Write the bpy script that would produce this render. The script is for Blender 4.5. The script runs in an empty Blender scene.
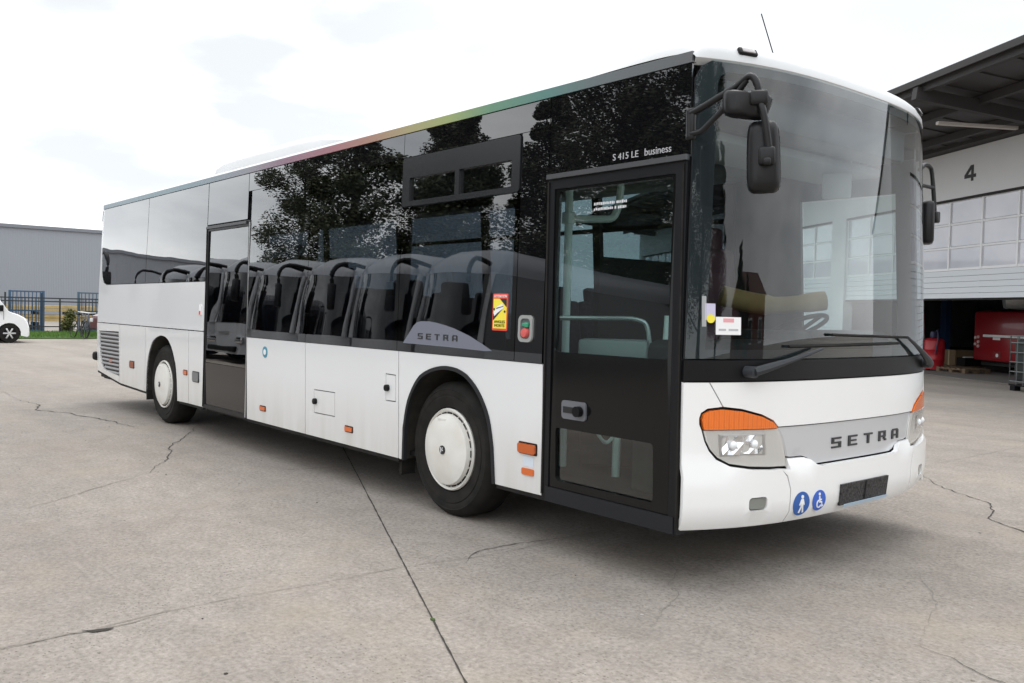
import bpy, bmesh, math, random
from mathutils import Vector, Matrix
from mathutils.geometry import delaunay_2d_cdt
random.seed(7)
PI = math.pi
R = math.radians
S = bpy.context.scene
COL = S.collection

# ------------------------------------------------------------------ camera
cam_data = bpy.data.cameras.new('camera')
cam = bpy.data.objects.new('camera', cam_data); COL.objects.link(cam)
yaw, pit, rol = 2.4445214, 0.0340927, 0.0236702
fwd = Vector((math.cos(yaw)*math.cos(pit), math.sin(yaw)*math.cos(pit), -math.sin(pit)))
rt = Vector((math.sin(yaw), -math.cos(yaw), 0)); up = rt.cross(fwd)
r2 = rt*math.cos(rol)+up*math.sin(rol); u2 = up*math.cos(rol)-rt*math.sin(rol)
cam.matrix_world = Matrix(((r2.x, u2.x, -fwd.x, 4.879735), (r2.y, u2.y, -fwd.y, -4.774659), (r2.z, u2.z, -fwd.z, 1.40604), (0, 0, 0, 1)))
cam_data.sensor_width = 36; cam_data.lens = 888.5746*36/1024
cam_data.clip_start = 0.05; cam_data.clip_end = 2000
S.camera = cam

# ------------------------------------------------------------------ world, sun, exposure
SUN_EL, SUN_AZ = R(72), R(125)      # azimuth: direction (from +X, counter-clockwise) towards the sun
W = bpy.data.worlds.new('World'); S.world = W; W.use_nodes = True
nt = W.node_tree; nt.nodes.clear()
def wn(t, **k):
    n = nt.nodes.new(t)
    for a, b in k.items(): setattr(n, a, b)
    return n
out = wn('ShaderNodeOutputWorld'); bg = wn('ShaderNodeBackground'); bg.inputs['Strength'].default_value = 0.1
sky = wn('ShaderNodeTexSky', sky_type='NISHITA', sun_disc=False, sun_elevation=SUN_EL, sun_rotation=PI/2-SUN_AZ)
tc = wn('ShaderNodeTexCoord'); mp_ = wn('ShaderNodeMapping'); mp_.inputs['Scale'].default_value = (1.3, 1.3, 4.0)
no = wn('ShaderNodeTexNoise'); no.inputs['Scale'].default_value = 2.0; no.inputs['Detail'].default_value = 7; no.inputs['Roughness'].default_value = .55
cr = wn('ShaderNodeValToRGB')
cr.color_ramp.elements[0].position = .33; cr.color_ramp.elements[0].color = (.72, .72, .72, 1)
cr.color_ramp.elements[1].position = .58; cr.color_ramp.elements[1].color = (1, 1, 1, 1)
cc = wn('ShaderNodeValToRGB')          # brightness variation of the cloud sheet
cc.color_ramp.elements[0].position = .3; cc.color_ramp.elements[0].color = (12.6, 13.2, 13.8, 1)
cc.color_ramp.elements[1].position = .72; cc.color_ramp.elements[1].color = (20.5, 20.7, 20.8, 1)
no2 = wn('ShaderNodeTexNoise'); no2.inputs['Scale'].default_value = 3.1; no2.inputs['Detail'].default_value = 5
mx = wn('ShaderNodeMix', data_type='RGBA')
L = nt.links.new
L(tc.outputs['Generated'], mp_.inputs['Vector']); L(mp_.outputs['Vector'], no.inputs['Vector']); L(mp_.outputs['Vector'], no2.inputs['Vector'])
L(no.outputs['Fac'], cr.inputs['Fac']); L(no2.outputs['Fac'], cc.inputs['Fac'])
L(cr.outputs['Color'], mx.inputs['Factor']); L(sky.outputs['Color'], mx.inputs['A']); L(cc.outputs['Color'], mx.inputs['B'])
dp = wn('ShaderNodeVectorMath', operation='DOT_PRODUCT'); dp.inputs[1].default_value = Vector((-.37, .90, .28)).normalized()
dp2 = wn('ShaderNodeVectorMath', operation='DOT_PRODUCT'); dp2.inputs[1].default_value = Vector((-.90, .30, .36)).normalized()
gp2 = wn('ShaderNodeMapRange', interpolation_type='SMOOTHSTEP'); gp2.inputs['From Min'].default_value = .80; gp2.inputs['From Max'].default_value = 1.0; gp2.inputs['To Max'].default_value = 1.0
nr_ = wn('ShaderNodeMapRange', interpolation_type='SMOOTHSTEP'); nr_.inputs['From Min'].default_value = .30; nr_.inputs['From Max'].default_value = .66
m2_ = wn('ShaderNodeMath', operation='MULTIPLY'); a2_ = wn('ShaderNodeMath', operation='MAXIMUM')
gp = wn('ShaderNodeMapRange', interpolation_type='SMOOTHSTEP'); gp.inputs['From Min'].default_value = .86; gp.inputs['From Max'].default_value = 1.0; gp.inputs['To Max'].default_value = .85
sxyz = wn('ShaderNodeSeparateXYZ'); zr_ = wn('ShaderNodeMapRange'); zr_.inputs['From Min'].default_value = .15; zr_.inputs['To Min'].default_value = 1.0; zr_.inputs['To Max'].default_value = 1.45
gm = wn('ShaderNodeMix', data_type='RGBA'); gm.inputs['B'].default_value = (9.0, 9.45, 9.8, 1)
zm = wn('ShaderNodeVectorMath', operation='SCALE')
L(tc.outputs['Generated'], dp.inputs[0]); L(dp.outputs['Value'], gp.inputs['Value']); L(tc.outputs['Generated'], sxyz.inputs[0]); L(sxyz.outputs['Z'], zr_.inputs['Value'])
L(mx.outputs['Result'], zm.inputs[0]); L(zr_.outputs['Result'], zm.inputs['Scale']); L(zm.outputs['Vector'], gm.inputs['A']); no3 = wn('ShaderNodeTexNoise'); no3.inputs['Scale'].default_value = 5.0; no3.inputs['Detail'].default_value = 7
L(mp_.outputs['Vector'], no3.inputs['Vector']); L(no3.outputs['Fac'], nr_.inputs['Value']); L(tc.outputs['Generated'], dp2.inputs[0]); L(dp2.outputs['Value'], gp2.inputs['Value'])
L(gp2.outputs['Result'], m2_.inputs[0]); L(nr_.outputs['Result'], m2_.inputs[1]); L(m2_.outputs[0], a2_.inputs[0]); L(gp.outputs['Result'], a2_.inputs[1]); L(a2_.outputs[0], gm.inputs['Factor'])
L(gm.outputs['Result'], bg.inputs['Color']); L(bg.outputs['Background'], out.inputs['Surface'])
sd = bpy.data.lights.new('sun', 'SUN'); sd.energy = 1.1; sd.angle = R(30); sd.color = (1, .96, .9)
sun = bpy.data.objects.new('sun', sd); COL.objects.link(sun)
sdir = Vector((math.cos(SUN_EL)*math.cos(SUN_AZ), math.cos(SUN_EL)*math.sin(SUN_AZ), math.sin(SUN_EL)))
sun.rotation_euler = sdir.to_track_quat('Z', 'Y').to_euler()
S.view_settings.view_transform = 'Standard'; S.view_settings.look = 'None'; S.view_settings.exposure = 0; S.view_settings.gamma = 1
S.render.engine = 'CYCLES'
S.cycles.max_bounces = 10; S.cycles.transparent_max_bounces = 24; S.cycles.glossy_bounces = 5

# ------------------------------------------------------------------ materials
MATS = {}
def mat(name, col, rough=.5, metal=0, spec=.5, coat=0, noise=None, bump=None, emit=None):
    """noise=(scale, amount, colour2); bump=(scale, distance)"""
    if name in MATS: return MATS[name]
    m = bpy.data.materials.new(name); m.use_nodes = True; t = m.node_tree
    b = t.nodes['Principled BSDF']
    b.inputs['Base Color'].default_value = (*col, 1); b.inputs['Roughness'].default_value = rough
    b.inputs['Metallic'].default_value = metal; b.inputs['Specular IOR Level'].default_value = spec
    b.inputs['Coat Weight'].default_value = coat; b.inputs['Coat Roughness'].default_value = .04
    co = t.nodes.new('ShaderNodeTexCoord')
    if noise:
        n = t.nodes.new('ShaderNodeTexNoise'); n.inputs['Scale'].default_value = noise[0]; n.inputs['Detail'].default_value = 6
        r = t.nodes.new('ShaderNodeValToRGB'); r.color_ramp.elements[0].position = .35; r.color_ramp.elements[1].position = .7
        r.color_ramp.elements[0].color = (*col, 1)
        k = noise[1]; r.color_ramp.elements[1].color = (*[a*(1-k)+b_*k for a, b_ in zip(col, noise[2])], 1)
        t.links.new(co.outputs['Object'], n.inputs['Vector']); t.links.new(n.outputs['Fac'], r.inputs['Fac']); t.links.new(r.outputs['Color'], b.inputs['Base Color'])
    if bump:
        n = t.nodes.new('ShaderNodeTexNoise'); n.inputs['Scale'].default_value = bump[0]; n.inputs['Detail'].default_value = 2
        bu = t.nodes.new('ShaderNodeBump'); bu.inputs['Strength'].default_value = 1; bu.inputs['Distance'].default_value = bump[1]
        t.links.new(co.outputs['Object'], n.inputs['Vector']); t.links.new(n.outputs['Fac'], bu.inputs['Height']); t.links.new(bu.outputs['Normal'], b.inputs['Normal'])
        t.links.new(bu.outputs['Normal'], b.inputs['Coat Normal'])
    if emit:
        b.inputs['Emission Color'].default_value = (*emit[0], 1); b.inputs['Emission Strength'].default_value = emit[1]
    MATS[name] = m
    return m
def glass(name, tint, f0=.045, bump=None, gloss=(1, 1, 1), opaque=None, p5=2.6, rough=0.0):
    m = bpy.data.materials.new(name); m.use_nodes = True; t = m.node_tree; t.nodes.clear()
    o = t.nodes.new('ShaderNodeOutputMaterial'); tr = t.nodes.new('ShaderNodeBsdfDiffuse' if opaque else 'ShaderNodeBsdfTransparent'); gl = t.nodes.new('ShaderNodeBsdfGlossy')
    tr.inputs['Color'].default_value = (*tint, 1); gl.inputs['Roughness'].default_value = rough; gl.inputs['Color'].default_value = (*gloss, 1)
    lw = t.nodes.new('ShaderNodeLayerWeight'); lw.inputs['Blend'].default_value = .5
    p = t.nodes.new('ShaderNodeMath'); p.operation = 'POWER'; p.inputs[1].default_value = p5
    a = t.nodes.new('ShaderNodeMath'); a.operation = 'MULTIPLY_ADD'; a.inputs[1].default_value = 1-f0; a.inputs[2].default_value = f0
    mi = t.nodes.new('ShaderNodeMixShader')
    k = t.links.new
    k(lw.outputs['Facing'], p.inputs[0]); k(p.outputs[0], a.inputs[0]); ge = t.nodes.new('ShaderNodeNewGeometry'); iv = t.nodes.new('ShaderNodeMath'); iv.operation = 'SUBTRACT'; iv.inputs[0].default_value = 1; k(ge.outputs['Backfacing'], iv.inputs[1])
    mu = t.nodes.new('ShaderNodeMath'); mu.operation = 'MULTIPLY'; k(a.outputs[0], mu.inputs[0]); k(iv.outputs[0], mu.inputs[1]); k(mu.outputs[0], mi.inputs['Fac'])
    k(tr.outputs[0], mi.inputs[1]); k(gl.outputs[0], mi.inputs[2]); k(mi.outputs[0], o.inputs['Surface'])
    if bump:
        co = t.nodes.new('ShaderNodeTexCoord'); n = t.nodes.new('ShaderNodeTexNoise'); n.inputs['Scale'].default_value = bump[0]; n.inputs['Detail'].default_value = 1
        bu = t.nodes.new('ShaderNodeBump'); bu.inputs['Distance'].default_value = bump[1]
        k(co.outputs['Object'], n.inputs['Vector']); k(n.outputs['Fac'], bu.inputs['Height']); k(bu.outputs['Normal'], gl.inputs['Normal'])
    MATS[name] = m
    return m
WHITE = mat('white_paint', (.735, .742, .75), .3, coat=.8, noise=(1.3, .08, (.55, .54, .52)), bump=(2.5, .0012))
ROOFW = mat('roof_white', (.57, .58, .59), .35, noise=(1.1, .3, (.52, .52, .51)))
WHITEF = mat('white_front_paint', (.83, .83, .825), .25, coat=.35, noise=(2.1, .06, (.6, .58, .55)))
_t = WHITE.node_tree; _g = _t.nodes.new('ShaderNodeTexCoord'); _s = _t.nodes.new('ShaderNodeSeparateXYZ'); _m = _t.nodes.new('ShaderNodeMapRange'); _m.inputs['From Min'].default_value = .80; _m.inputs['From Max'].default_value = .30
_mp = _t.nodes.new('ShaderNodeMapping'); _mp.inputs['Scale'].default_value = (5, 5, .8); _n = _t.nodes.new('ShaderNodeTexNoise'); _n.inputs['Scale'].default_value = 1.6; _n.inputs['Detail'].default_value = 8
_u = _t.nodes.new('ShaderNodeMath'); _u.operation = 'MULTIPLY'; _x = _t.nodes.new('ShaderNodeMix'); _x.data_type = 'RGBA'; _x.inputs['B'].default_value = (.46, .42, .36, 1); _p = _t.nodes['Principled BSDF']
_l = _t.links.new; _src = _p.inputs['Base Color'].links[0].from_socket
_l(_g.outputs['Object'], _s.inputs[0]); _l(_s.outputs['Z'], _m.inputs['Value']); _l(_g.outputs['Object'], _mp.inputs['Vector']); _l(_mp.outputs['Vector'], _n.inputs['Vector']); _l(_m.outputs['Result'], _u.inputs[0]); _l(_n.outputs['Fac'], _u.inputs[1])
_v = _t.nodes.new('ShaderNodeMath'); _v.operation = 'MULTIPLY'; _v.inputs[1].default_value = .8; _l(_u.outputs[0], _v.inputs[0])
_l(_v.outputs[0], _x.inputs['Factor']); _l(_src, _x.inputs['A']); _l(_x.outputs['Result'], _p.inputs['Base Color'])
BLACKG = glass('black_gloss', (.004, .004, .005), .06, bump=(1.3, .002), opaque=True, rough=.006)
BLACKS = mat('black_satin', (.006, .006, .007), .4, spec=.2)
BLACKM = mat('black_matte', (.012, .012, .012), .75)
RUBBER = mat('rubber', (.010, .0096, .009), .75, spec=.2, noise=(9, .5, (.03, .027, .024)))
FRAME = mat('door_frame_grey', (.009, .0095, .011), .3, spec=.22)
VENTG = mat('vent_frame_grey', (.014, .015, .017), .2, bump=(1.0, .003))
DARKGREY = mat('dark_grey_plastic', (.018, .019, .021), .5, spec=.25)
MIRRORP = mat('mirror_plastic', (.010, .010, .011), .35, spec=.3)
TINT = glass('tinted_glass', (.42, .445, .47), .06, bump=(1.3, .002), rough=.006)
TINTD = glass('door_glass', (.76, .86, .84), .06, bump=(1.0, .002))
SCREEN = glass('windscreen_glass', (.78, .84, .85), .05, p5=3.05)
CLEAR = glass('clear_cover', (.93, .93, .93), .04)
BANDB = mat('band_black', (.004, .004, .0045), .9, spec=.0)
SILVER = mat('silver_paint', (.60, .61, .63), .28, metal=.4, coat=.3)
CHROME = mat('chrome', (.92, .93, .95), .10, metal=1)
LAMPBED = mat('lamp_bezel', (.80, .79, .76), .22, metal=.3, coat=.6)
AMBER = mat('amber_lens', (.84, .17, .008), .2, coat=.7)
_t = AMBER.node_tree; _w = _t.nodes.new('ShaderNodeTexWave'); _w.bands_direction = 'Y'; _w.inputs['Scale'].default_value = 11; _c = _t.nodes.new('ShaderNodeTexCoord'); _b = _t.nodes.new('ShaderNodeBump'); _b.inputs['Distance'].default_value = .007
_t.links.new(_c.outputs['Object'], _w.inputs['Vector']); _t.links.new(_w.outputs['Fac'], _b.inputs['Height']); _t.links.new(_b.outputs['Normal'], _t.nodes['Principled BSDF'].inputs['Normal'])
ORANGE = mat('orange_reflector', (.62, .13, .02), .3, coat=.5)
GREYREF = mat('grey_reflector', (.12, .13, .14), .3, coat=.4)
RED = mat('red_plastic', (.45, .03, .03), .35, coat=.3)
GREEN = mat('green_button', (.04, .28, .16), .35)
HUB = mat('hub_white', (.72, .71, .67), .35, noise=(5, .45, (.5, .46, .39)))
WHITES = mat('white_print', (.82, .82, .82), .5)
GREYTXT = mat('silver_print', (.62, .62, .64), .4)
BLACKT = mat('black_print', (.02, .02, .022), .4)
BLUE = mat('blue_print', (.02, .10, .36), .4)
BLUE2 = mat('blue_print_light', (.03, .11, .50), .4)
YELLOW = mat('yellow_print', (.85, .72, .06), .5)
REDP = mat('red_print', (.75, .06, .04), .5)
LAV = mat('lavender_print', (.55, .52, .68), .5)
DECAL = mat('grey_decal', (.16, .17, .21), .4)
POLE = mat('pale_pole', (.88, .93, .91), .3)
SEATM = mat('seat_fabric', (.03, .034, .05), .9, noise=(30, .5, (.07, .07, .1)))
SEATD = mat('driver_seat_fabric', (.09, .035, .05), .9)
INT = mat('interior_grey', (.30, .31, .31), .6)
INTD = mat('interior_dark', (.014, .0145, .015), .7, spec=.2)
TAN = mat('tan_matte', (.34, .22, .09), .85, noise=(8, .4, (.3, .19, .07)))
ALU = mat('aluminium', (.6, .6, .6), .35, metal=.9)

# ------------------------------------------------------------------ mesh helpers
def link(name, me, m, parent=None):
    o = bpy.data.objects.new(name, me); COL.objects.link(o)
    if m is not None:
        for q in (m if isinstance(m, (list, tuple)) else [m]): me.materials.append(q)
    if parent: o.parent = parent
    return o
def obj(name, bm, m, parent=None, smooth=None):
    me = bpy.data.meshes.new(name); bmesh.ops.recalc_face_normals(bm, faces=bm.faces); bm.to_mesh(me); bm.free()
    if smooth:
        for p in me.polygons: p.use_smooth = True
        me.set_sharp_from_angle(angle=R(smooth))
    return link(name, me, m, parent)
def empty(name, loc, rz, label, cat, group=None):
    o = bpy.data.objects.new(name, None); COL.objects.link(o); o.location = loc; o.rotation_euler = (0, 0, rz)
    o.empty_display_size = .2
    tag(o, label, cat, group); return o
def tag(o, label=None, cat=None, group=None, kind=None):
    if label: o['label'] = label
    if cat: o['category'] = cat
    if group: o['group'] = group
    if kind: o['kind'] = kind
    return o
def nb(): return bmesh.new()
def box(bm, c, s, rot=None, bev=0, mi=0):
    g = bmesh.ops.create_cube(bm, size=1)['verts']
    M = Matrix.LocRotScale(Vector(c), rot, None) @ Matrix.Diagonal((*s, 1))
    bmesh.ops.transform(bm, matrix=M, verts=g)
    fs = {f for v in g for f in v.link_faces}
    for f in fs: f.material_index = mi
    if bev:
        es = list({e for v in g for e in v.link_edges})
        r = bmesh.ops.bevel(bm, geom=es, offset=bev, segments=2, affect='EDGES', profile=.5)
        for f in r['faces']: f.material_index = mi
    return g
def tube(bm, pts, rad, n=8, caps=True, mi=0):
    pts = [Vector(p) for p in pts]; rings = []
    for i, p in enumerate(pts):
        a = pts[max(i-1, 0)]; b = pts[min(i+1, len(pts)-1)]; t = (b-a).normalized()
        x = t.cross(Vector((0, 0, 1)))
        if x.length < .05: x = t.cross(Vector((1, 0, 0)))
        x.normalize(); y = t.cross(x)
        rr = rad[i] if isinstance(rad, (list, tuple)) else rad
        rings.append([bm.verts.new(p+x*rr*math.cos(2*PI*k/n)+y*rr*math.sin(2*PI*k/n)) for k in range(n)])
    for a, b in zip(rings, rings[1:]):
        for k in range(n):
            f = bm.faces.new((a[k], a[(k+1) % n], b[(k+1) % n], b[k])); f.material_index = mi
    if caps:
        bm.faces.new(rings[0][::-1]).material_index = mi; bm.faces.new(rings[-1]).material_index = mi
def smoothpath(pts, n=6):
    pts = [Vector(p) for p in pts]; out = []
    for i in range(len(pts)-1):
        p0 = pts[max(i-1, 0)]; p1 = pts[i]; p2 = pts[i+1]; p3 = pts[min(i+2, len(pts)-1)]
        for k in range(n):
            t = k/n
            out.append(.5*((2*p1)+(p2-p0)*t+(2*p0-5*p1+4*p2-p3)*t*t+(3*p1-p0-3*p2+p3)*t**3))
    out.append(pts[-1]); return out
def lathe(bm, prof, origin, axis='y', n=40, mi=0):
    """prof = [(axial, radius)]"""
    o = Vector(origin); rings = []
    for a, r in prof:
        ring = []
        for k in range(n):
            c, s = r*math.cos(2*PI*k/n), r*math.sin(2*PI*k/n)
            v = Vector((c, a, s)) if axis == 'y' else (Vector((c, s, a)) if axis == 'z' else Vector((a, c, s)))
            ring.append(bm.verts.new(o+v))
        rings.append(ring)
    for a, b in zip(rings, rings[1:]):
        for k in range(n): bm.faces.new((a[k], a[(k+1) % n], b[(k+1) % n], b[k])).material_index = mi
    if prof[0][1] > 1e-4: bm.faces.new(rings[0][::-1]).material_index = mi
    if prof[-1][1] > 1e-4: bm.faces.new(rings[-1]).material_index = mi
def inside(p, loop):
    c = False; x, y = p; n = len(loop)
    for i in range(n):
        x1, y1 = loop[i]; x2, y2 = loop[(i+1) % n]
        if (y1 > y) != (y2 > y) and x < (x2-x1)*(y-y1)/(y2-y1)+x1: c = not c
    return c
def dens(loop, d):
    out = []
    for i in range(len(loop)):
        a, b = loop[i], loop[(i+1) % len(loop)]; n = max(1, int(math.hypot(b[0]-a[0], b[1]-a[1])/d+.5)) if d else 1
        for k in range(n): out.append((a[0]+(b[0]-a[0])*k/n, a[1]+(b[1]-a[1])*k/n))
    return out
def panel(name, loop, mp, m, parent, th=.02, off=0., holes=(), grid=None, smooth=30, bm=None):
    """flat outline (u,v) mapped onto a surface mp(u,v,d) and given thickness inwards"""
    loops = [dens(l, grid) for l in [loop, *holes]]
    vs, es = [], []
    for l in loops:
        b = len(vs); vs += [Vector(p) for p in l]; es += [(b+i, b+(i+1) % len(l)) for i in range(len(l))]
    if grid:
        us = [p[0] for p in loop]; ws = [p[1] for p in loop]
        nu = int((max(us)-min(us))/grid)+1; nv = int((max(ws)-min(ws))/grid)+1
        segs = [(l[i], l[(i+1) % len(l)]) for l in loops for i in range(len(l))]
        for i in range(1, nu):
            for j in range(1, nv):
                p = (min(us)+(max(us)-min(us))*i/nu, min(ws)+(max(ws)-min(ws))*j/nv)
                if sum(inside(p, l) for l in loops) % 2 == 1 and all((a[0]-p[0])**2+(a[1]-p[1])**2 > (grid*.45)**2 for a, b in segs): vs.append(Vector(p))
    r = delaunay_2d_cdt(vs, es, [], 0, 1e-6)
    own = bm is None
    if own: bm = nb()
    tv = [bm.verts.new(mp(p[0], p[1], off)) for p in r[0]]; bv = [bm.verts.new(mp(p[0], p[1], off-th)) for p in r[0]]
    cnt = {}
    for f in r[2]:
        c = (sum(r[0][i][0] for i in f)/3, sum(r[0][i][1] for i in f)/3)
        if sum(inside(c, l) for l in loops) % 2 == 0: continue
        bm.faces.new([tv[i] for i in f]); bm.faces.new([bv[i] for i in f][::-1])
        for i in range(len(f)):
            a, b = f[i], f[(i+1) % len(f)]; cnt[(a, b)] = cnt.get((a, b), 0)+1
    for (a, b) in cnt:
        if (b, a) not in cnt: bm.faces.new((tv[b], tv[a], bv[a], bv[b]))
    if own:
        bmesh.ops.delete(bm, geom=[v for v in bm.verts if not v.link_faces], context='VERTS')
        return obj(name, bm, m, parent, smooth)
def rrect(x0, z0, x1, z1, r=.03, n=4):
    out = []
    for cx, cz, a0 in ((x1-r, z0+r, -90), (x1-r, z1-r, 0), (x0+r, z1-r, 90), (x0+r, z0+r, 180)):
        for k in range(n+1):
            a = R(a0+90*k/n); out.append((cx+r*math.cos(a), cz+r*math.sin(a)))
    return out
def rect(x0, z0, x1, z1): return [(x0, z0), (x1, z0), (x1, z1), (x0, z1)]
def circ(cx, cy, r, n=28, ry=None): return [(cx+r*math.cos(2*PI*k/n), cy+(ry or r)*math.sin(2*PI*k/n)) for k in range(n)]
def text2d(s, size=1.0):
    cu = bpy.data.curves.new('t', 'FONT'); cu.body = s; cu.size = size; cu.resolution_u = 3
    o = bpy.data.objects.new('t', cu); COL.objects.link(o)
    me = bpy.data.meshes.new_from_object(o.evaluated_get(bpy.context.evaluated_depsgraph_get()))
    vs = [(v.co.x, v.co.y) for v in me.vertices]; fs = [tuple(p.vertices) for p in me.polygons]
    bpy.data.objects.remove(o); bpy.data.curves.remove(cu); bpy.data.meshes.remove(me)
    x0 = min(v[0] for v in vs); x1 = max(v[0] for v in vs); y0 = min(v[1] for v in vs); y1 = max(v[1] for v in vs)
    return [((a-x0)/(x1-x0), (b-y0)/(y1-y0)) for a, b in vs], fs
def text(name, s, u0, v0, u1, v1, mp, m, parent, off=.003):
    vs, fs = text2d(s); bm = nb()
    vv = [bm.verts.new(mp(u0+(u1-u0)*a, v0+(v1-v0)*b, off)) for a, b in vs]
    for f in fs:
        try: bm.faces.new([vv[i] for i in f])
        except ValueError: pass
    r = bmesh.ops.extrude_face_region(bm, geom=bm.faces[:])
    o2 = [e for e in r['geom'] if isinstance(e, bmesh.types.BMVert)]
    n = (mp(u0, v0, off)-mp(u0, v0, off+.002))
    for v in o2: v.co += n
    return obj(name, bm, m, parent)
GLYPH = {  # square block letters on a 4 x 5 grid
 'S': [(0, 4.15, 4, 5), (0, 2.9, .95, 4.15), (0, 2.1, 4, 2.9), (3.05, .85, 4, 2.1), (0, 0, 4, .85)],
 'E': [(0, 0, .95, 5), (.95, 4.15, 4, 5), (.95, 2.1, 3.6, 2.9), (.95, 0, 4, .85)],
 'T': [(0, 4.15, 4, 5), (1.5, 0, 2.5, 4.15)],
 'R': [(0, 0, .95, 5), (.95, 4.15, 3.7, 5), (2.75, 2.7, 3.7, 4.15), (.95, 1.9, 3.7, 2.7), (2.5, .95, 3.4, 1.9), (3.0, 0, 4, .95)],
 'A': [(0, 0, .95, 4.4), (.5, 4.15, 3.5, 5), (3.05, 0, 4, 4.4), (.95, 1.5, 3.05, 2.3)]}
def blockword(name, s, u0, v0, u1, v1, mp, m, parent, off=.004, lw=.62):
    n = len(s); cw = (u1-u0)/(n-(1-lw)); w = cw*lw
    for i, ch in enumerate(s):
        bm = nb()
        for a, b, c, d in GLYPH[ch]:
            x0 = u0+i*cw+a/4*w; x1 = u0+i*cw+c/4*w; z0 = v0+b/5*(v1-v0); z1 = v0+d/5*(v1-v0)
            panel('', rect(x0, z0, x1, z1), mp, None, None, th=.006, off=off, bm=bm)
        obj(name, bm, m, parent)

# ------------------------------------------------------------------ the ground
def slab_material():
    m = bpy.data.materials.new('concrete'); m.use_nodes = True; t = m.node_tree; b = t.nodes['Principled BSDF']; k = t.links.new
    co = t.nodes.new('ShaderNodeTexCoord')
    def noise(sc, det=6, ro=.6, vec=None):
        n = t.nodes.new('ShaderNodeTexNoise'); n.inputs['Scale'].default_value = sc; n.inputs['Detail'].default_value = det; n.inputs['Roughness'].default_value = ro
        k(vec or co.outputs['Object'], n.inputs['Vector']); return n.outputs['Fac']
    def ramp(f, p0, c0, p1, c1):
        r = t.nodes.new('ShaderNodeValToRGB'); r.color_ramp.elements[0].position = p0; r.color_ramp.elements[0].color = (*c0, 1)
        r.color_ramp.elements[1].position = p1; r.color_ramp.elements[1].color = (*c1, 1); k(f, r.inputs['Fac']); return r.outputs['Color']
    def mix(a, b_, f, mode='MIX'):
        n = t.nodes.new('ShaderNodeMix'); n.data_type = 'RGBA'; n.blend_type = mode
        if isinstance(f, float): n.inputs['Factor'].default_value = f
        else: k(f, n.inputs['Factor'])
        k(a, n.inputs['A']); k(b_, n.inputs['B']); return n.outputs['Result']
    base = ramp(noise(.35, 7), .3, (.280, .252, .226), .72, (.345, .320, .292))
    fine = ramp(noise(38, 5, .75), .30, (.60, .58, .56), .64, (1.12, 1.11, 1.10))
    c = mix(base, fine, 1.0, 'MULTIPLY')
    mid = ramp(noise(5, 8, .7), .35, (.86, .85, .84), .65, (1.06, 1.05, 1.04))
    c = mix(c, mid, 1.0, 'MULTIPLY')
    # pitted dark specks
    vo = t.nodes.new('ShaderNodeTexVoronoi'); vo.inputs['Scale'].default_value = 30; vo.inputs['Randomness'].default_value = 1
    mpv = t.nodes.new('ShaderNodeMapping'); mpv.inputs['Scale'].default_value = (1, 1.7, 1); k(co.outputs['Object'], mpv.inputs['Vector']); k(mpv.outputs['Vector'], vo.inputs['Vector'])
    sp = ramp(vo.outputs['Distance'], .10, (1, 1, 1), .26, (0, 0, 0))
    spm = ramp(noise(1.3, 4), .40, (.12, .12, .12), .6, (.85, .85, .85))
    sf = mix(sp, spm, 1.0, 'MULTIPLY')
    dark = t.nodes.new('ShaderNodeRGB'); dark.outputs[0].default_value = (.10, .085, .07, 1)
    c = mix(c, dark.outputs[0], sf)
    # sandy wear patches
    tan = t.nodes.new('ShaderNodeRGB'); tan.outputs[0].default_value = (.33, .275, .21, 1)
    tf = ramp(noise(.9, 8, .7), .52, (0, 0, 0), .75, (.55, .55, .55))
    c = mix(c, tan.outputs[0], tf)
    # broad faint tyre-dark streaks along the yard
    mpp = t.nodes.new('ShaderNodeMapping'); mpp.inputs['Scale'].default_value = (.12, 1.1, 1); mpp.inputs['Rotation'].default_value = (0, 0, R(24)); k(co.outputs['Object'], mpp.inputs['Vector'])
    st = ramp(noise(1.0, 4, .5, mpp.outputs['Vector']), .38, (.86, .86, .87), .6, (1, 1, 1))
    c = mix(c, st, 1.0, 'MULTIPLY')
    k(c, b.inputs['Base Color']); b.inputs['Roughness'].default_value = .85; b.inputs['Specular IOR Level'].default_value = .3
    bu = t.nodes.new('ShaderNodeBump'); bu.inputs['Strength'].default_value = .6; bu.inputs['Distance'].default_value = .006
    k(noise(45, 6, .75), bu.inputs['Height']); k(bu.outputs['Normal'], b.inputs['Normal'])
    return m
CONC = slab_material()
CRACK = mat('crack_dark', (.035, .03, .025), .95)
CRACKF = mat('crack_faint', (.19, .17, .148), .95)
MOSS = mat('moss', (.05, .09, .02), .95)
bm = nb()
vs = [bm.verts.new(p) for p in ((-400, -400, 0), (400, -400, 0), (400, 400, 0), (-400, 400, 0))]; bm.faces.new(vs)
def crackline(pts, w0, mi=1, jit=.02, step=.06, seed=1, taper=True, z=.004):
    rn = random.Random(seed); P = []
    pts = [Vector((a, b, 0)) for a, b in pts]
    for a, b in zip(pts, pts[1:]):
        n = max(1, int((b-a).length/step))
        for k in range(n): P.append(a+(b-a)*k/n)
    P.append(pts[-1])
    L_ = R_ = None; N = len(P); jx = jy = 0
    for i, p in enumerate(P):
        t = (P[min(i+1, N-1)]-P[max(i-1, 0)]).normalized(); nrm = Vector((-t.y, t.x, 0))
        jx = .6*jx+rn.uniform(-jit, jit)
        w = w0*(rn.uniform(.45, 1.25) if jit else rn.uniform(.9, 1.1))*(min(1, .25+3*min(i, N-1-i)/N) if taper else 1)
        q = p+nrm*jx
        l, r = bm.verts.new(q+nrm*w/2+Vector((0, 0, z))), bm.verts.new(q-nrm*w/2+Vector((0, 0, z)))
        if L_: bm.faces.new((L_, R_, r, l)).material_index = mi
        L_, R_ = l, r
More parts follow.
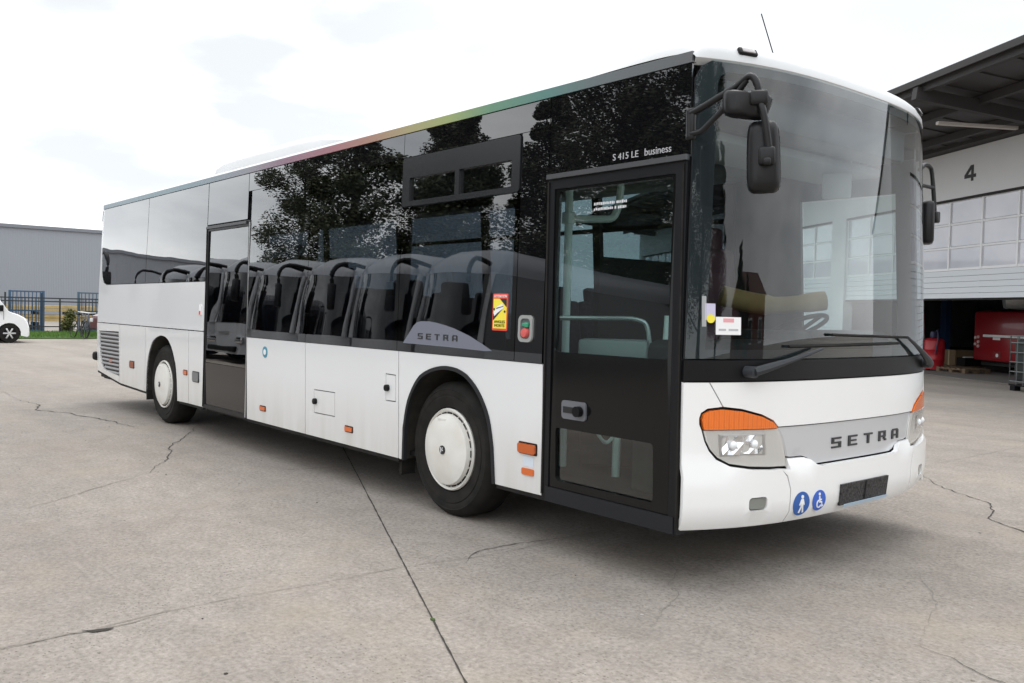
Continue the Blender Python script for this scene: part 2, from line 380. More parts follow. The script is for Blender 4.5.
# sawn joint towards the camera, seen beside the front wheel, continued below the bus
crackline([(-9.5, 2.61), (-2.12, -.762), (2.25, -2.762), (6, -4.48)], .0095, 1, .0012, .05, 3, False)
for p in ((1.62, -2.474),):
    g = bmesh.ops.create_icosphere(bm, subdivisions=1, radius=.014, matrix=Matrix.Translation((p[0], p[1], .004)) @ Matrix.Diagonal((1.3, .8, .5, 1)))['verts']
    for f in {f for v in g for f in v.link_faces}: f.material_index = 3
# cross joint, broken out in places
crackline([(.90, -7), (.88, -4.07), (.86, -3.7), (.82, -3.4), (.81, -3.11), (.84, -2.68), (.84, -2.15), (.93, -1.6), (.9, 0), (.9, 9)], .005, 2, .004, .08, 4, False)
crackline([(.89, -4.3), (.86, -3.9), (.88, -3.6), (.84, -3.35)], .006, 2, .008, .04, 5)
crackline([(.87, -3.76), (.90, -3.64)], .03, 1, .012, .02, 6)
crackline([(-5.31, -.94), (-4.43, -1.43), (-3.86, -1.8), (-3.5, -1.87), (-3.16, -2.04), (-2.59, -2.41)], .010, 1, .016, .05, 7)
crackline([(-2.59, -2.41), (-2.25, -2.8), (-2.04, -3.08), (-1.7, -3.5)], .007, 2, .016, .05, 8)
crackline([(-9.04, -2.08), (-8.27, -1.99), (-7.68, -2.14), (-7.12, -1.89), (-6.27, -1.71), (-5.45, -1.62)], .02, 1, .03, .08, 9)
crackline([(.97, -1.79), (.84, -1.63), (.83, -1.36), (.9, -.9)], .008, 1, .012, .04, 10)
crackline([(-2.2, -1.46), (-2.09, -1.19), (-2.06, -.86)], .008, 1, .012, .04, 11)
crackline([(1.11, 3.3), (1.55, 2.81), (1.99, 2.52), (2.18, 2.19), (2.26, 1.94), (2.54, 1.74), (3.1, 1.3)], .010, 1, .018, .05, 12)
crackline([(3.09, -.97), (3.26, -.98), (3.37, -1.05), (3.51, -1.08), (3.8, -1.3)], .005, 1, .012, .04, 13)
crackline([(1.53, -.83), (1.76, -.93), (1.9, -1.15), (2.04, -1.28), (2.29, -1.77)], .005, 2, .014, .04, 14)
crackline([(2.1, .3), (2.6, .1), (2.9, -.3), (3.1, -.97)], .0025, 2, .014, .05, 15)
crackline([(2.26, 1.94), (2.5, 2.1), (2.7, 2.5)], .006, 2, .014, .05, 16)
crackline([(-20, -2.5), (-14, -2.2), (-9.04, -2.08)], .02, 2, .04, .2, 17)
rn = random.Random(3)          # small litter: pale chips and dark grit lying on the slab
for i in range(150):
    x = rn.uniform(-6, 5); y = rn.uniform(-4.6, 4) if i % 3 else rn.uniform(-3.6, -1.4)
    s = rn.uniform(.003, .007)
    g = bmesh.ops.create_icosphere(bm, subdivisions=1, radius=s, matrix=Matrix.Translation((x, y, s*.3)) @ Matrix.Diagonal((rn.uniform(.7, 1.8), rn.uniform(.7, 1.6), .5, 1)))['verts']
    mi = rn.choice((1, 2, 2, 4))
    for f in {f for v in g for f in v.link_faces}: f.material_index = mi
ground = obj('ground', bm, [CONC, CRACK, CRACKF, MOSS, mat('grit_pale', (.36, .34, .31), .9)]); tag(ground, kind='structure')

exec_order = None
# ================================================================== THE BUS
bus = empty('bus', (0, 0, 0), 0, 'long white single-deck city bus with black window band parked on the concrete yard, nearest vehicle', 'bus')
def half(z): return 1.275-.06823*min(2, max(0, (z-1.10)/1.578))
def sx(x, z): return x-.03*(z-1.1) if x > -5.2 else x
def SM(x, z, d=0.): return Vector((sx(x, z), -half(z)-d, z))
def SL(x, z, d=0.): return Vector((sx(x, z), half(z)+d, z))
def front_x(y, z):
    s = min(1, abs(y)/half(z)); t = max(0, min(1.2, (z-1.10)/1.609))
    return 2.253-.211*s**2.94-.046*t**1.5
def FM(y, z, d=0.):
    h = half(z); y = max(-h, min(h, y)); e = .004
    p = Vector((front_x(y, z), y, z))
    ya, yb = max(-h, y-e), min(h, y+e)
    n = Vector((1, -(front_x(yb, z)-front_x(ya, z))/(yb-ya), -(front_x(y, z+e)-front_x(y, z-e))/(2*e))).normalized()
    return p+n*d
def BM(y, z, d=0.):            # bumper bulges forward, tucks in at the bottom
    t = max(0, min(1, (.67-z)/.05)); t = t*t*(3-2*t)
    k = max(0, min(1, (z-.33)/.1)); k = math.sqrt(max(0, 1-(1-k)**2))
    return FM(y, z, d+.03*t*(.1+.9*k)-.02*(1-k))
def sp(name, loop, m, th=.02, off=0., parent=None, holes=(), mp=SM, grid=None): return panel(name, loop, mp, m, parent or bus, th, off, holes, grid, None if not grid else 30)
G = .004
ARF = [(-.52, .318), (-.507, .554), (-.449, .754), (-.327, .916), (-.20, .985), (-.05, 1.022), (.07, 1.026), (.17, 1.012), (.27, .974), (.388, .879), (.484, .731), (.528, .546), (.545, .318)]
def spl2(l, n=4): return [(p.x, p.y) for p in smoothpath([(a, b, 0) for a, b in l], n)]
ARF = ARF[:1]+spl2(ARF[1:-1])+ARF[-1:]
ARR = [(a-5.687+.02, b) for a, b in ARF]
def arch(A): return A[::-1]
# right side, below the windows
SK = .322
rear_up = [(-8.27, 1.122), (-4.352, 1.122), (-4.352, 1.64), (-7.93, 1.632), (-8.06, 1.66), (-8.14, 1.74), (-8.19, 1.87), (-8.215, 2.1), (-8.215, 2.675), (-8.255, 2.675), (-8.275, 2.3), (-8.285, 1.7)]
sp('side_panel', rear_up, WHITE)
grille_hole = [(-8.18, 1.005), (-7.285, 1.02), (-7.25, .44), (-7.86, .478), (-8.02, .52), (-8.11, .64), (-8.16, .82)]
sp('side_panel', [(-8.285, 1.112), (-7.252, 1.112), (-7.252, .356), (-8.22, .455), (-8.27, .7)], WHITE, holes=[grille_hole])
sp('side_panel', [(-7.239, 1.112), (-6.226, 1.112), (-6.226, .330), (-7.239, .355)], WHITE)
sp('side_panel', [(-6.213, 1.112), (-6.213, .33)] + ARR[:1] + ARR[1:] + [(-4.784, SK), (-4.784, 1.112)], WHITE)
sp('side_panel', rect(-4.772, SK, -4.352, 1.112), WHITE)
sp('side_panel', rect(-3.241, SK, -2.040, 1.097), WHITE)
FL1 = [(-1.872, .524), (-1.524, .527), (-1.524, .712), (-1.872, .708)]; FL2 = [(-.744, .729), (-.618, .731), (-.618, .916), (-.744, .918)]
def grow(l, d):
    cx = sum(p[0] for p in l)/len(l); cz = sum(p[1] for p in l)/len(l)
    return [(p[0]+(d if p[0] > cx else -d), p[1]+(d if p[1] > cz else -d)) for p in l]
sp('side_panel', rect(-2.030, SK, -.580, 1.097), WHITE, holes=[grow(FL1, .007), grow(FL2, .007)])
sp('side_panel', [(-.570, 1.097), (-.570, SK)] + ARF + [(.985, SK), (.985, 1.097)], WHITE)
for FL, kx in ((FL1, -1.845), (FL2, -.72)):
    f = sp('service_flap', FL, WHITE, .015)
    bm = nb(); lathe(bm, [(-.02, .024), (.0, .026), (.018, .022), (.02, .0)], SM(kx, .617 if FL is FL1 else .82, .004), 'y', 14); bmesh.ops.scale(bm, vec=(1, 1, 1), verts=bm.verts)
    obj('latch', bm, BLACKS, f, 40)
# dark backing behind the gaps, trims
def backing(sgn):
    bm = nb()
    for x0, x1 in ((-8.18, -6.23), (-5.0, -.55), (.6, 1.0)):
        box(bm, ((x0+x1)/2, sgn*1.235, .74), (x1-x0, .02, .74))
    box(bm, (-5.6, sgn*1.235, 1.075), (1.4, .02, .06)); box(bm, (.05, sgn*1.235, 1.07), (1.3, .02, .06))
    box(bm, (-6.2, sgn*1.215, 1.385), (4.0, .02, .52)); box(bm, (-3, sgn*1.222, 1.09), (10, .02, .03)); obj('inner_wall', bm, BLACKM, bus)
backing(-1); backing(1)
bm = nb()
for A in (ARF, ARR):
    path = [SM(x+(0), z, -.005) for x, z in A]
    cx = (A[0][0]+A[-1][0])/2
    inner = [(cx+(x-cx)*.955, z if i in (0, len(A)-1) else .318+(z-.318)*.965) for i, (x, z) in enumerate(A)]
    loop = A+inner[::-1]
    if A is ARF:
        panel('', loop, SM, None, None, .03, .010, bm=bm)
obj('arch_trim', bm, DARKGREY, bus)
# wheel-well liners
for A in (ARF, ARR):
    for sgn in (-1, 1):
        bm = nb(); vs = [(bm.verts.new((x, sgn*1.268, z)), bm.verts.new((x, sgn*.72, z))) for x, z in A]
        for a, b in zip(vs, vs[1:]): bm.faces.new((a[0], b[0], b[1], a[1]))
        bm.faces.new([v[1] for v in vs])
        obj('wheel_well', bm, mat('well_dirt', (.018, .016, .014), .95, noise=(6, .6, (.07, .06, .045))), bus)
bm = nb()
for x0, x1 in ((-4.35, -.55), (.57, 2.0), (-8.1, -6.2)):
    box(bm, ((x0+x1)/2, 0, .315 if x0 > -8 else .50), (x1-x0, 2.46, .05)); 
box(bm, (-5.66, 0, .32), (1.1, 1.38, .1)); box(bm, (.0, 0, .32), (1.15, 1.38, .1))
for x0, x1 in ((-6.0, -5.3), (-.4, .4)): box(bm, ((x0+x1)/2, 0, .42), (.18, 1.9, .16))
box(bm, (-2.5, .35, .22), (3.2, 1.5, .2)); box(bm, (1.2, .2, .27), (1.0, 1.6, .1)); box(bm, (-6.8, 0, .42), (1.2, 1.7, .14))  # lowest boxes added to block light passing beneath the bus
obj('underbody', bm, BLACKM, bus)
bm = nb()
for x0, x1 in ((-6.05, -7.16), ): pass
for a, b in ((-3.25, -.57), (.56, .99), (-5.06, -4.35)):
    panel('', rect(a, .296, b, .318), SM, None, None, .03, .002, bm=bm)
panel('', [(-8.22, .43), (-7.16, .327), (-6.08, .303), (-6.08, .326), (-7.16, .350), (-8.22, .452)], SM, None, None, .03, .002, bm=bm)
obj('sill_trim', bm, RUBBER, bus)
for c_, s_ in (((-.56, -1.19, .30), (.03, .12, .2)), ((-6.1, -1.19, .30), (.03, .2, .12))):
    bm = nb(); box(bm, c_, s_); obj('mud_flap', bm, RUBBER, bus)
# engine grille with louvres
gr = sp('engine_grille', [(a, b) for a, b in grille_hole], BLACKM, .01, -.028)
bm = nb()
zz = .46
while zz < 1.0:
    xs = [-8.17, -7.29]
    if zz < .9: xs[0] = -8.14
    if zz < .64: xs[0] = -8.08
    if zz < .53: xs[0] = -7.95
    bmv = [SM(xs[0], zz, -.022), SM(xs[1], zz+.008, -.022)]
    a, b = bmv
    box(bm, (a+b)/2, ((b-a).length, .035, .026), Matrix.Rotation(R(-40), 3, 'X').to_quaternion())
    zz += .0515
obj('louvre', bm, mat('louvre_grey', (.24, .24, .24), .5), gr)
# small lamps on the flank
def sidelamp(name, x0, z0, x1, z1, m, off=.012, base=True):
    o = sp(name, rrect(x0, z0, x1, z1, min(x1-x0, z1-z0)*.22), m, .03, off)
    if base: sp('lamp_base', rrect(x0-.008, z0-.008, x1+.008, z1+.008, .01), BLACKS, .02, .004, parent=o)
    return o
sidelamp('side_indicator', .782, .555, .935, .612, mat('amber_dark', (.50, .095, .012), .25, coat=.5), .022)
sidelamp('side_reflector', .806, .423, .914, .464, ORANGE, .008, False)
sidelamp('side_reflector', -2.935, .437, -2.825, .472, ORANGE); sidelamp('side_reflector', -1.345, .430, -1.235, .466, ORANGE)
sidelamp('side_reflector', -4.92, .63, -4.82, .672, ORANGE); sidelamp('side_reflector', -6.80, .585, -6.64, .662, mat('rust_lens', (.25, .07, .03), .4)); sidelamp('side_reflector', -7.72, .60, -7.60, .64, ORANGE, -.004, False)
sidelamp('charge_socket', -4.645, .575, -4.475, .675, GREYREF)
t = sidelamp('side_marker', -4.475, 1.285, -4.42, 1.40, WHITES, .01, False); sp('marker_lens', rect(-4.465, 1.29, -4.43, 1.33), REDP, .01, .014, parent=t)
b = sp('round_badge', circ(-2.835, .977, .052), mat('badge_teal', (.05, .25, .35), .4), .006, .003)
sp('badge_centre', circ(-2.835, .977, .026), WHITES, .004, .006, parent=b)
sp('paper_label', rect(.815, .475, .91, .535), mat('label_pale', (.62, .68, .76), .6), .004, .002)
bm = nb(); box(bm, (-8.34, -1.23, .646), (.14, .16, .12), None, .035); obj('rear_marker_arm', bm, RUBBER, bus, 40)
# ---- window band
def win(loop, m=TINT, th=.006, off=0.003): return sp('side_window', loop, m, th, off)
W1 = [(-6.318, 1.642), (-7.93, 1.638), (-8.055, 1.665), (-8.135, 1.745), (-8.185, 1.87), (-8.208, 2.1), (-8.208, 2.672), (-6.318, 2.672)]
def window(loop, bars, m=TINT):
    """a pane bonded on the flank with its black printed edge"""
    w = win(loop, m)
    return w
w = window(W1, None); b_ = sp('edge_band', [(-6.318, 1.642), (-7.93, 1.638), (-8.055, 1.665), (-8.135, 1.745), (-8.12, 1.76), (-8.04, 1.69), (-7.92, 1.672), (-6.318, 1.676)], BANDB, .008, -.006, parent=w)
w = window(rect(-6.308, 1.642, -4.358, 2.672), None); sp('edge_band', rect(-6.308, 1.642, -4.358, 1.677), BANDB, .008, -.006, parent=w)
sp('black_panel', [(-4.345, 2.235), (-3.335, 2.235), (-3.335, 2.672), (-4.345, 2.672)], BLACKG, .012, .003)
sp('black_panel', rect(-3.325, 2.502, -.602, 2.672), BLACKG, .012, .003)
sp('black_panel', rect(-.597, 2.502, .978, 2.672), BLACKG, .012, .003)
sp('black_panel', [(.73, 1.101), (.980, 1.101), (.980, 2.498), (.73, 2.498)], BLACKG, .012, .003)
sp('black_panel', [(.985, 2.215), (2.03, 2.215), (2.03, 2.672), (.985, 2.672)], BLACKG, .012, .004)
for x0, x1, z1 in ((-3.247, -2.038, 2.497), (-2.032, -.602, 2.497), (-.596, .724, 2.135)):
    w = win(rect(x0, 1.101, x1, z1))
    sp('edge_band', [(x0, 1.101), (x1, 1.101), (x1, z1), (x0, z1)], BANDB, .006, -.005, parent=w, holes=[rrect(x0+.05, 1.15, x1-.05, z1-.05, .06)])
vf = sp('vent_frame', rrect(-.592, 2.142, .724, 2.494, .02), VENTG, .02, .014, holes=[rect(-.50, 2.178, .052, 2.345), rect(.10, 2.178, .648, 2.345)])
for x0, x1 in ((-.50, .052), (.10, .648)): sp('vent_pane', rect(x0, 2.178, x1, 2.345), TINT, .006, -.006, parent=vf)
for x in (-6.313, -5.4, -2.035, -.6, .727): panel('window_pillar', rect(x-.045, 1.10 if x > -4.4 else 1.64, x+.045, 2.67), SM, BLACKM, bus, .05, -.012)
for x in (-6.313, -4.4, -2.7, -1.0, .5): panel('window_pillar', rect(x-.045, 1.10, x+.045, 2.67), SL, BLACKM, bus, .05, -.012)
# ---- left side
bm = nb()
panel('', [(-8.27, 1.64), (-8.27, .45), (-7.2, .33), (-6.2, .33)]+ARR+[(-4.78, SK), (-.57, SK)]+ARF+[(2.03, SK), (2.03, 1.64)] if False else [(-8.27, 1.1), (-8.27, .45), (-7.2, .33), (-6.2, .33)]+ARR+[(-4.78, SK), (-.57, SK)]+ARF+[(2.04, SK), (2.04, 1.1)], SL, None, None, .02, 0, bm=bm)
panel('', rect(-8.24, 1.102, -4.4, 1.64), SL, None, None, .02, 0, bm=bm)
obj('side_panel', bm, WHITE, bus)
bm = nb(); panel('', rect(-8.2, 2.50, 2.0, 2.675), SL, None, None, .02, 0, bm=bm); obj('black_panel', bm, BLACKG, bus)
for x0, x1, z0 in ((-8.2, -6.32, 1.645), (-6.30, -4.41, 1.645), (-4.39, -2.71, 1.105), (-2.69, -1.01, 1.105), (-.99, .49, 1.105), (1.14, 1.86, 1.20)):
    sp('side_window', rect(x0, z0, x1, 2.496 if x0 < 1 else 2.27), (MATS.get('driver_glass') or glass('driver_glass', (.92, .96, .95), .04)) if x0 > .4 else glass('left_glass', (.40, .44, .47), .05) if 'left_glass' not in MATS else MATS['left_glass'], .006, .003, mp=SL)
for x0, x1 in ((-4.36, -2.74), (-2.66, -1.04), (-.96, .46)): sp('window_bar', rect(x0, 2.16, x1, 2.20), BLACKM, .02, -.004, mp=SL)
sp('black_panel', [(.51, 1.102), (2.0, 1.102), (2.0, 2.496), (.51, 2.496)], mat('panel_grey_in', (.05, .05, .055), .6), .03, 0, mp=SL, holes=[rect(1.13, 1.19, 1.87, 2.28)])
# ---- roof rail with its rainbow print
RAIL = bpy.data.materials.new('rail_print'); RAIL.use_nodes = True
t = RAIL.node_tree; b = t.nodes['Principled BSDF']; b.inputs['Roughness'].default_value = .35
tcn = t.nodes.new('ShaderNodeTexCoord'); sep = t.nodes.new('ShaderNodeSeparateXYZ'); mr = t.nodes.new('ShaderNodeMapRange'); rp = t.nodes.new('ShaderNodeValToRGB')
mr.inputs['From Min'].default_value = -8.3; mr.inputs['From Max'].default_value = 2.0
stops = [(-8.3, (.20, .29, .34)), (-5, (.16, .27, .32)), (-3.4, (.22, .22, .27)), (-2.6, (.24, .10, .17)), (-1.7, (.36, .10, .13)), (-1.1, (.38, .17, .10)), (-.6, (.36, .30, .10)), (-.1, (.28, .36, .07)), (.35, (.09, .26, .14)), (.9, (.05, .20, .18)), (1.3, (.10, .13, .14)), (2.0, (.09, .095, .10))]
el = rp.color_ramp.elements
while len(el) < len(stops): el.new(.5)
for e, (x, c) in zip(el, stops): e.position = (x+8.3)/10.3; g_ = sum(c)/3; e.color = (*[.72*a+.28*g_ for a in c], 1)
t.links.new(tcn.outputs['Object'], sep.inputs[0]); t.links.new(sep.outputs[0], mr.inputs[0]); t.links.new(mr.outputs[0], rp.inputs[0]); t.links.new(rp.outputs[0], b.inputs['Base Color'])
sp('roof_rail', rect(-8.25, 2.679, 2.03, 2.735), RAIL, .05, .006, mp=SM, grid=.5); sp('roof_rail', rect(-8.25, 2.679, 2.03, 2.735), RAIL, .05, .006, mp=SL, grid=.5)
# ---- roof, front cap, rear
ZR = 2.735
def roof_z(s): return ZR+.15*(1-abs(s)**5)
bm = nb(); NS = 28; rows = []
ssv = [-1+2*k/NS for k in range(NS+1)]; ssv = [math.copysign(1-(1-abs(s))**2.2, s) for s in ssv]
def rowat(x, drop=0, k=1): return [bm.verts.new((x, s*half(ZR)*1.003, ZR+(roof_z(s)-ZR)*k-drop)) for s in ssv]
for x, dr, k in ((-8.33, .22, .3), (-8.30, .10, .7), (-8.22, .03, .95), (-8.0, 0, 1), (-5, 0, 1), (-2, 0, 1), (.5, 0, 1), (1.2, 0, 1)): rows.append(rowat(x, dr, k))
def roof_f(s): return ZR+.15*(1-abs(s)**30)
def cap_pt(s, t):
    h = half(2.70); y0 = s*h
    A = FM(y0, 2.702, .004); D = Vector((1.2, s*half(ZR)*1.003, roof_z(s)))
    B = A+Vector((-.01, 0, .165*(1-.75*abs(s)**30))); C_ = Vector((1.80, s*half(ZR)*1.003, roof_f(s)+.015))
    u = 1-t
    return A*u**3+3*B*u*u*t+3*C_*u*t*t+D*t**3
for k in range(13): rows.append([bm.verts.new(cap_pt(s, 1-(k+1)/13)) for s in ssv])
for a, b in zip(rows, rows[1:]):
    for i in range(NS): bm.faces.new((a[i], a[i+1], b[i+1], b[i]))
# inner lip so that the roof has thickness
low = [bm.verts.new((v.co.x-.03, v.co.y*.98, v.co.z-.03)) for v in rows[-1]]
for i in range(NS): bm.faces.new((rows[-1][i], rows[-1][i+1], low[i+1], low[i]))
obj('roof', bm, ROOFW, bus, 50)
bm = nb()                              # rear end: rounded corners
prof = [(-8.205, 1.262), (-8.30, 1.235), (-8.36, 1.16), (-8.385, 1.0), (-8.395, .5), (-8.4, 0)]
prof = prof + [(x, -y) for x, y in prof[-2::-1]]
rr = []
for z, k in ((.46, .97), (.6, 1), (1.1, 1), (1.9, .985), (2.5, .955), (2.68, .945), (2.74, .94)):
    dx = .06*max(0, (z-1.1)/1.6); rr.append([bm.verts.new((x+dx if x < -8.25 else x, y*(half(z)/1.275), z)) for x, y in prof])
for a, b in zip(rr, rr[1:]):
    for i in range(len(prof)-1): bm.faces.new((a[i], a[i+1], b[i+1], b[i]))
obj('rear_panel', bm, WHITEF, bus, 50)
for s in (-1, 1):
    bm = nb(); box(bm, (-8.365, s*1.13, 1.2), (.05, .14, .45), None, .02); obj('tail_light', bm, RED, bus, 40)
# air conditioner on the roof, antenna, marker lamps
bm = nb(); rowsA = []
for x, k in ((-5.0, .3), (-4.95, .75), (-4.8, .95), (-4.4, 1), (-3.0, .95), (-2.5, .8), (-2.1, .4), (-1.9, .05)):
    rowsA.append([bm.verts.new((x, y, 2.825+(.195*k if i not in (0, 7) else -.02))) for i, y in enumerate((-.93, -.92, -.84, -.5, .5, .84, .92, .93))])
    for i in (1, 6): rowsA[-1][i].co.z -= .08*k
for a, b in zip(rowsA, rowsA[1:]):
    for i in range(7): bm.faces.new((a[i], a[i+1], b[i+1], b[i]))
bm.faces.new(rowsA[0]); bm.faces.new(rowsA[-1][::-1])
obj('air_conditioner', bm, ROOFW, bus, 45)
bm = nb(); tube(bm, [(1.85, -.3, 2.86), (1.845, -.3, 2.90)], .012, 8); tube(bm, [(1.845, -.3, 2.90), (1.75, -.31, 3.18)], .0035, 6); obj('antenna', bm, BLACKS, bus, 40)
def cap_frame(s, t):
    p = cap_pt(s, t); e = .01
    n = (cap_pt(s+e, t)-cap_pt(s-e, t)).cross(cap_pt(s, t+e)-cap_pt(s, t-e))
    if n.z < 0: n = -n
    return p, n.normalized(), (cap_pt(s+e, t)-cap_pt(s-e, t)).normalized()
for s in (-.76, .80):
    p, n, tx = cap_frame(s, .13); ty = n.cross(tx)
    q = Matrix((tx, ty, n)).transposed().to_quaternion()
    bm = nb(); box(bm, p+n*.002, (.115, .042, .026), q, .008); o = obj('marker_lamp', bm, BLACKS, bus, 40)
    bm = nb(); box(bm, p+n*.014, (.08, .028, .010), q, .004); obj('marker_lens', bm, mat('marker_grey', (.38, .36, .36), .3, coat=.5), o, 40)

# ---- front: windscreen, black band, white mask, bumper
fg = .07
hT = half(2.695)-.001
WS = [(-1.2745, 1.19), (1.2745, 1.19), (half(1.9), 1.9), (hT, 2.6), (hT-.03, 2.66), (hT-.09, 2.697), (-hT+.09, 2.697), (-hT+.03, 2.66), (-hT, 2.6), (-half(1.9), 1.9)]
IN = [(-1.165, 1.235), (1.165, 1.235), (1.13, 1.9), (1.09, 2.58), (1.075, 2.62), (1.03, 2.645), (-1.03, 2.645), (-1.075, 2.62), (-1.09, 2.58), (-1.13, 1.9)]
ws = panel('windscreen', WS, FM, SCREEN, bus, .006, .0, grid=fg)
panel('black_border', WS, FM, mat('border_print', (.022, .022, .025), .5), ws, .012, -.008, holes=[IN], grid=fg)
panel('wiper_cowl', [(-1.2745, 1.078), (1.2745, 1.078), (1.2745, 1.182), (-1.2745, 1.182)], FM, BLACKS, bus, .03, .004, grid=fg)
AM = [(-1.181, .885), (-1.172, .91), (-1.145, .927), (-1.071, .934), (-.953, .921), (-.823, .889), (-.75, .858), (-.712, .826), (-1.166, .832), (-1.175, .85)]
LA = [(-1.166, .827), (-1.15, .775), (-1.125, .73), (-1.085, .688), (-1.018, .654), (-.895, .634), (-.76, .624), (-.634, .62), (-.64, .66), (-.655, .72), (-.675, .77), (-.708, .821)]
HL = [(-1.187, .885), (-1.177, .913), (-1.148, .932), (-1.071, .939), (-.953, .926), (-.823, .894), (-.743, .862), (-.700, .825), (-.666, .77), (-.646, .72), (-.629, .65), (-.626, .613), (-.76, .617), (-.895, .627), (-1.021, .648), (-1.090, .683), (-1.130, .726), (-1.155, .773), (-1.172, .829), (-1.183, .85)]
def mir(l): return [(.085-a, b) for a, b in l][::-1]
SV = [(-.704, .826), (-.688, .80), (-.667, .765), (-.647, .72), (-.633, .672), (-.60, .665), (-.50, .664), (-.45, .65), (-.41, .622), (-.37, .612), (0, .601)]
SV = [p for p in SV if p[0] < 0]; SV = SV + mir(SV)
HOOD = [(-1.140, 1.07), (-1.062, .947), (-.953, .934), (-.823, .902), (-.74, .868), (-.704, .833), (.789, .833), (.825, .868), (.908, .902), (1.038, .934), (1.147, .947), (1.225, 1.07), (0, 1.07)]
panel('front_flap', HOOD, FM, WHITEF, bus, .03, .0, grid=fg)
for s in (-1, 1):
    CE = -1.2748 if s < 0 else -1.1898
    CO = [(CE, 1.07), (CE, .322), (-.95, .318), (-.633, .316), (-.633, .50), (-.66, .57), (-.70, .612), (-.76, .611), (-.895, .621), (-1.024, .642), (-1.096, .678), (-1.137, .723), (-1.162, .772), (-1.179, .829), (-1.192, .86), (-1.193, .89), (-1.184, .918), (-1.152, .939), (-1.070, .947), (-1.147, 1.07)]
    panel('front_corner', CO if s < 0 else mir(CO), BM, WHITEF, bus, .03, 0., grid=fg, holes=[rrect(-.915, .408, -.795, .476, .02)] if s < 0 else [mir(rrect(-.915, .408, -.795, .476, .02))])
    f = panel('fog_lamp', rrect(-.908, .414, -.802, .47, .018) if s < 0 else mir(rrect(-.908, .414, -.802, .47, .018)), BM, mat('fog_lens', (.20, .21, .19), .2, coat=.6), bus, .02, -.008, grid=fg)
    m_ = (lambda l: l) if s < 0 else mir
    hl = panel('headlight', m_(HL), FM, BLACKS, bus, .03, -.012, grid=fg)
    panel('indicator_lens', m_(AM), FM, AMBER, hl, .02, .008, grid=.05)
    panel('lamp_bezel', m_(LA), FM, LAMPBED, hl, .01, -.004, grid=.05)
    rnd = random.Random(21+s); tab = {}
    def facet(y, z, d):
        k = (round(y, 3), round(z, 3))
        if k not in tab: tab[k] = rnd.uniform(-.02, .008)
        return FM(y, z, d+tab[k])
    for (y0, y1) in ((-1.066, -.944), (-.934, -.812)):
        panel('reflector_bowl', m_([(y0, .702), (y1, .697), (y1, .793), (y0, .798)]), facet, CHROME, hl, .004, .006, grid=.034, smooth=None)
        bm = nb(); cp = FM(*m_([((y0+y1)/2, .75)])[0], .0); bmesh.ops.create_uvsphere(bm, u_segments=14, v_segments=8, radius=.024, matrix=Matrix.Translation(cp)); obj('bulb', bm, mat('bulb_glass', (.8, .82, .84), .08, coat=1), hl, 60)
    bm = nb()
    panel('', m_([(-1.085, .806), (-.80, .80), (-.79, .69), (-1.075, .694)]), FM, None, None, .008, .001, bm=bm, holes=[m_([(-1.068, .80), (-.812, .794), (-.808, .697), (-1.066, .70)])])
    obj('lamp_frame', bm, ALU, hl)
    panel('cover_glass', m_(LA), FM, CLEAR, hl, .004, .012, grid=.05)
sv = panel('silver_panel', SV, FM, SILVER, bus, .02, -.010, grid=fg)
blockword('letter', 'SETRA', -.222, .682, .575, .742, FM, BLACKT, sv, -.004, .55)
BUL = [(-.37, .605), (-.41, .615), (-.45, .643), (-.50, .657), (-.60, .658), (-.636, .66), (-.632, .606), (-.70, .612), (-.652, .573), (-.625, .50)]
BUL = BUL+[(-.625, .316)]
BU = BUL+mir(BUL)
bp = panel('bumper', BU, BM, WHITEF, bus, .03, 0., grid=fg)
pl = panel('number_plate', rect(-.185, .362, .34, .483), BM, mat('plate_black', (.012, .011, .012), .5, noise=(80, .3, (.24, .23, .23)), spec=.2), bus, .014, .016)
panel('plate_strip', rect(-.15, .350, .335, .368), BM, mat('plate_strip_blue', (.45, .58, .70), .5), pl, .006, .024)
panel('plate_gap', rect(.072, .37, .082, .481), BM, BLACKM, pl, .004, .019)
def person_sign(cx, cz, r, blue, chair):
    o = panel('round_sticker', circ(cx, cz, r), BM, blue, bus, .004, .003, grid=.05)
    bm = nb(); k = r/1.0; P = lambda l: [(cx+a*k, cz+b*k) for a, b in l]
    if not chair:
        panel('', P(circ(.02, .58, .15, 14)), BM, None, None, .004, .006, bm=bm)
        panel('', P([(-.12, .40), (.16, .40), (.30, -.05), (.24, -.12), (.16, .06), (.14, -.1), (.34, -.72), (.2, -.76), (.02, -.22), (-.16, -.76), (-.3, -.72), (-.1, -.1), (-.1, .06), (-.26, -.14), (-.32, -.06)]), BM, None, None, .004, .006, bm=bm)
    else:
        panel('', P(circ(-.06, .62, .14, 14)), BM, None, None, .004, .006, bm=bm)
        panel('', P([(-.14, .42), (.02, .42), (.06, .14), (.3, .14), (.3, .04), (.1, .02), (.12, -.08), (.36, -.08), (.5, -.5), (.62, -.46), (.64, -.56), (.44, -.66), (.3, -.22), (-.06, -.2)]), BM, None, None, .004, .006, bm=bm)
        ring = [(-.02+.42*math.cos(R(a)), -.3+.42*math.sin(R(a))) for a in range(110, 345, 12)]
        ring2 = [(-.02+.3*math.cos(R(a)), -.3+.3*math.sin(R(a))) for a in range(110, 345, 12)]
        panel('', P(ring+ring2[::-1]), BM, None, None, .004, .006, bm=bm)
    obj('pictogram', bm, WHITES, o)
person_sign(-.537, .413, .066, BLUE, False); person_sign(-.383, .415, .058, BLUE2, True)
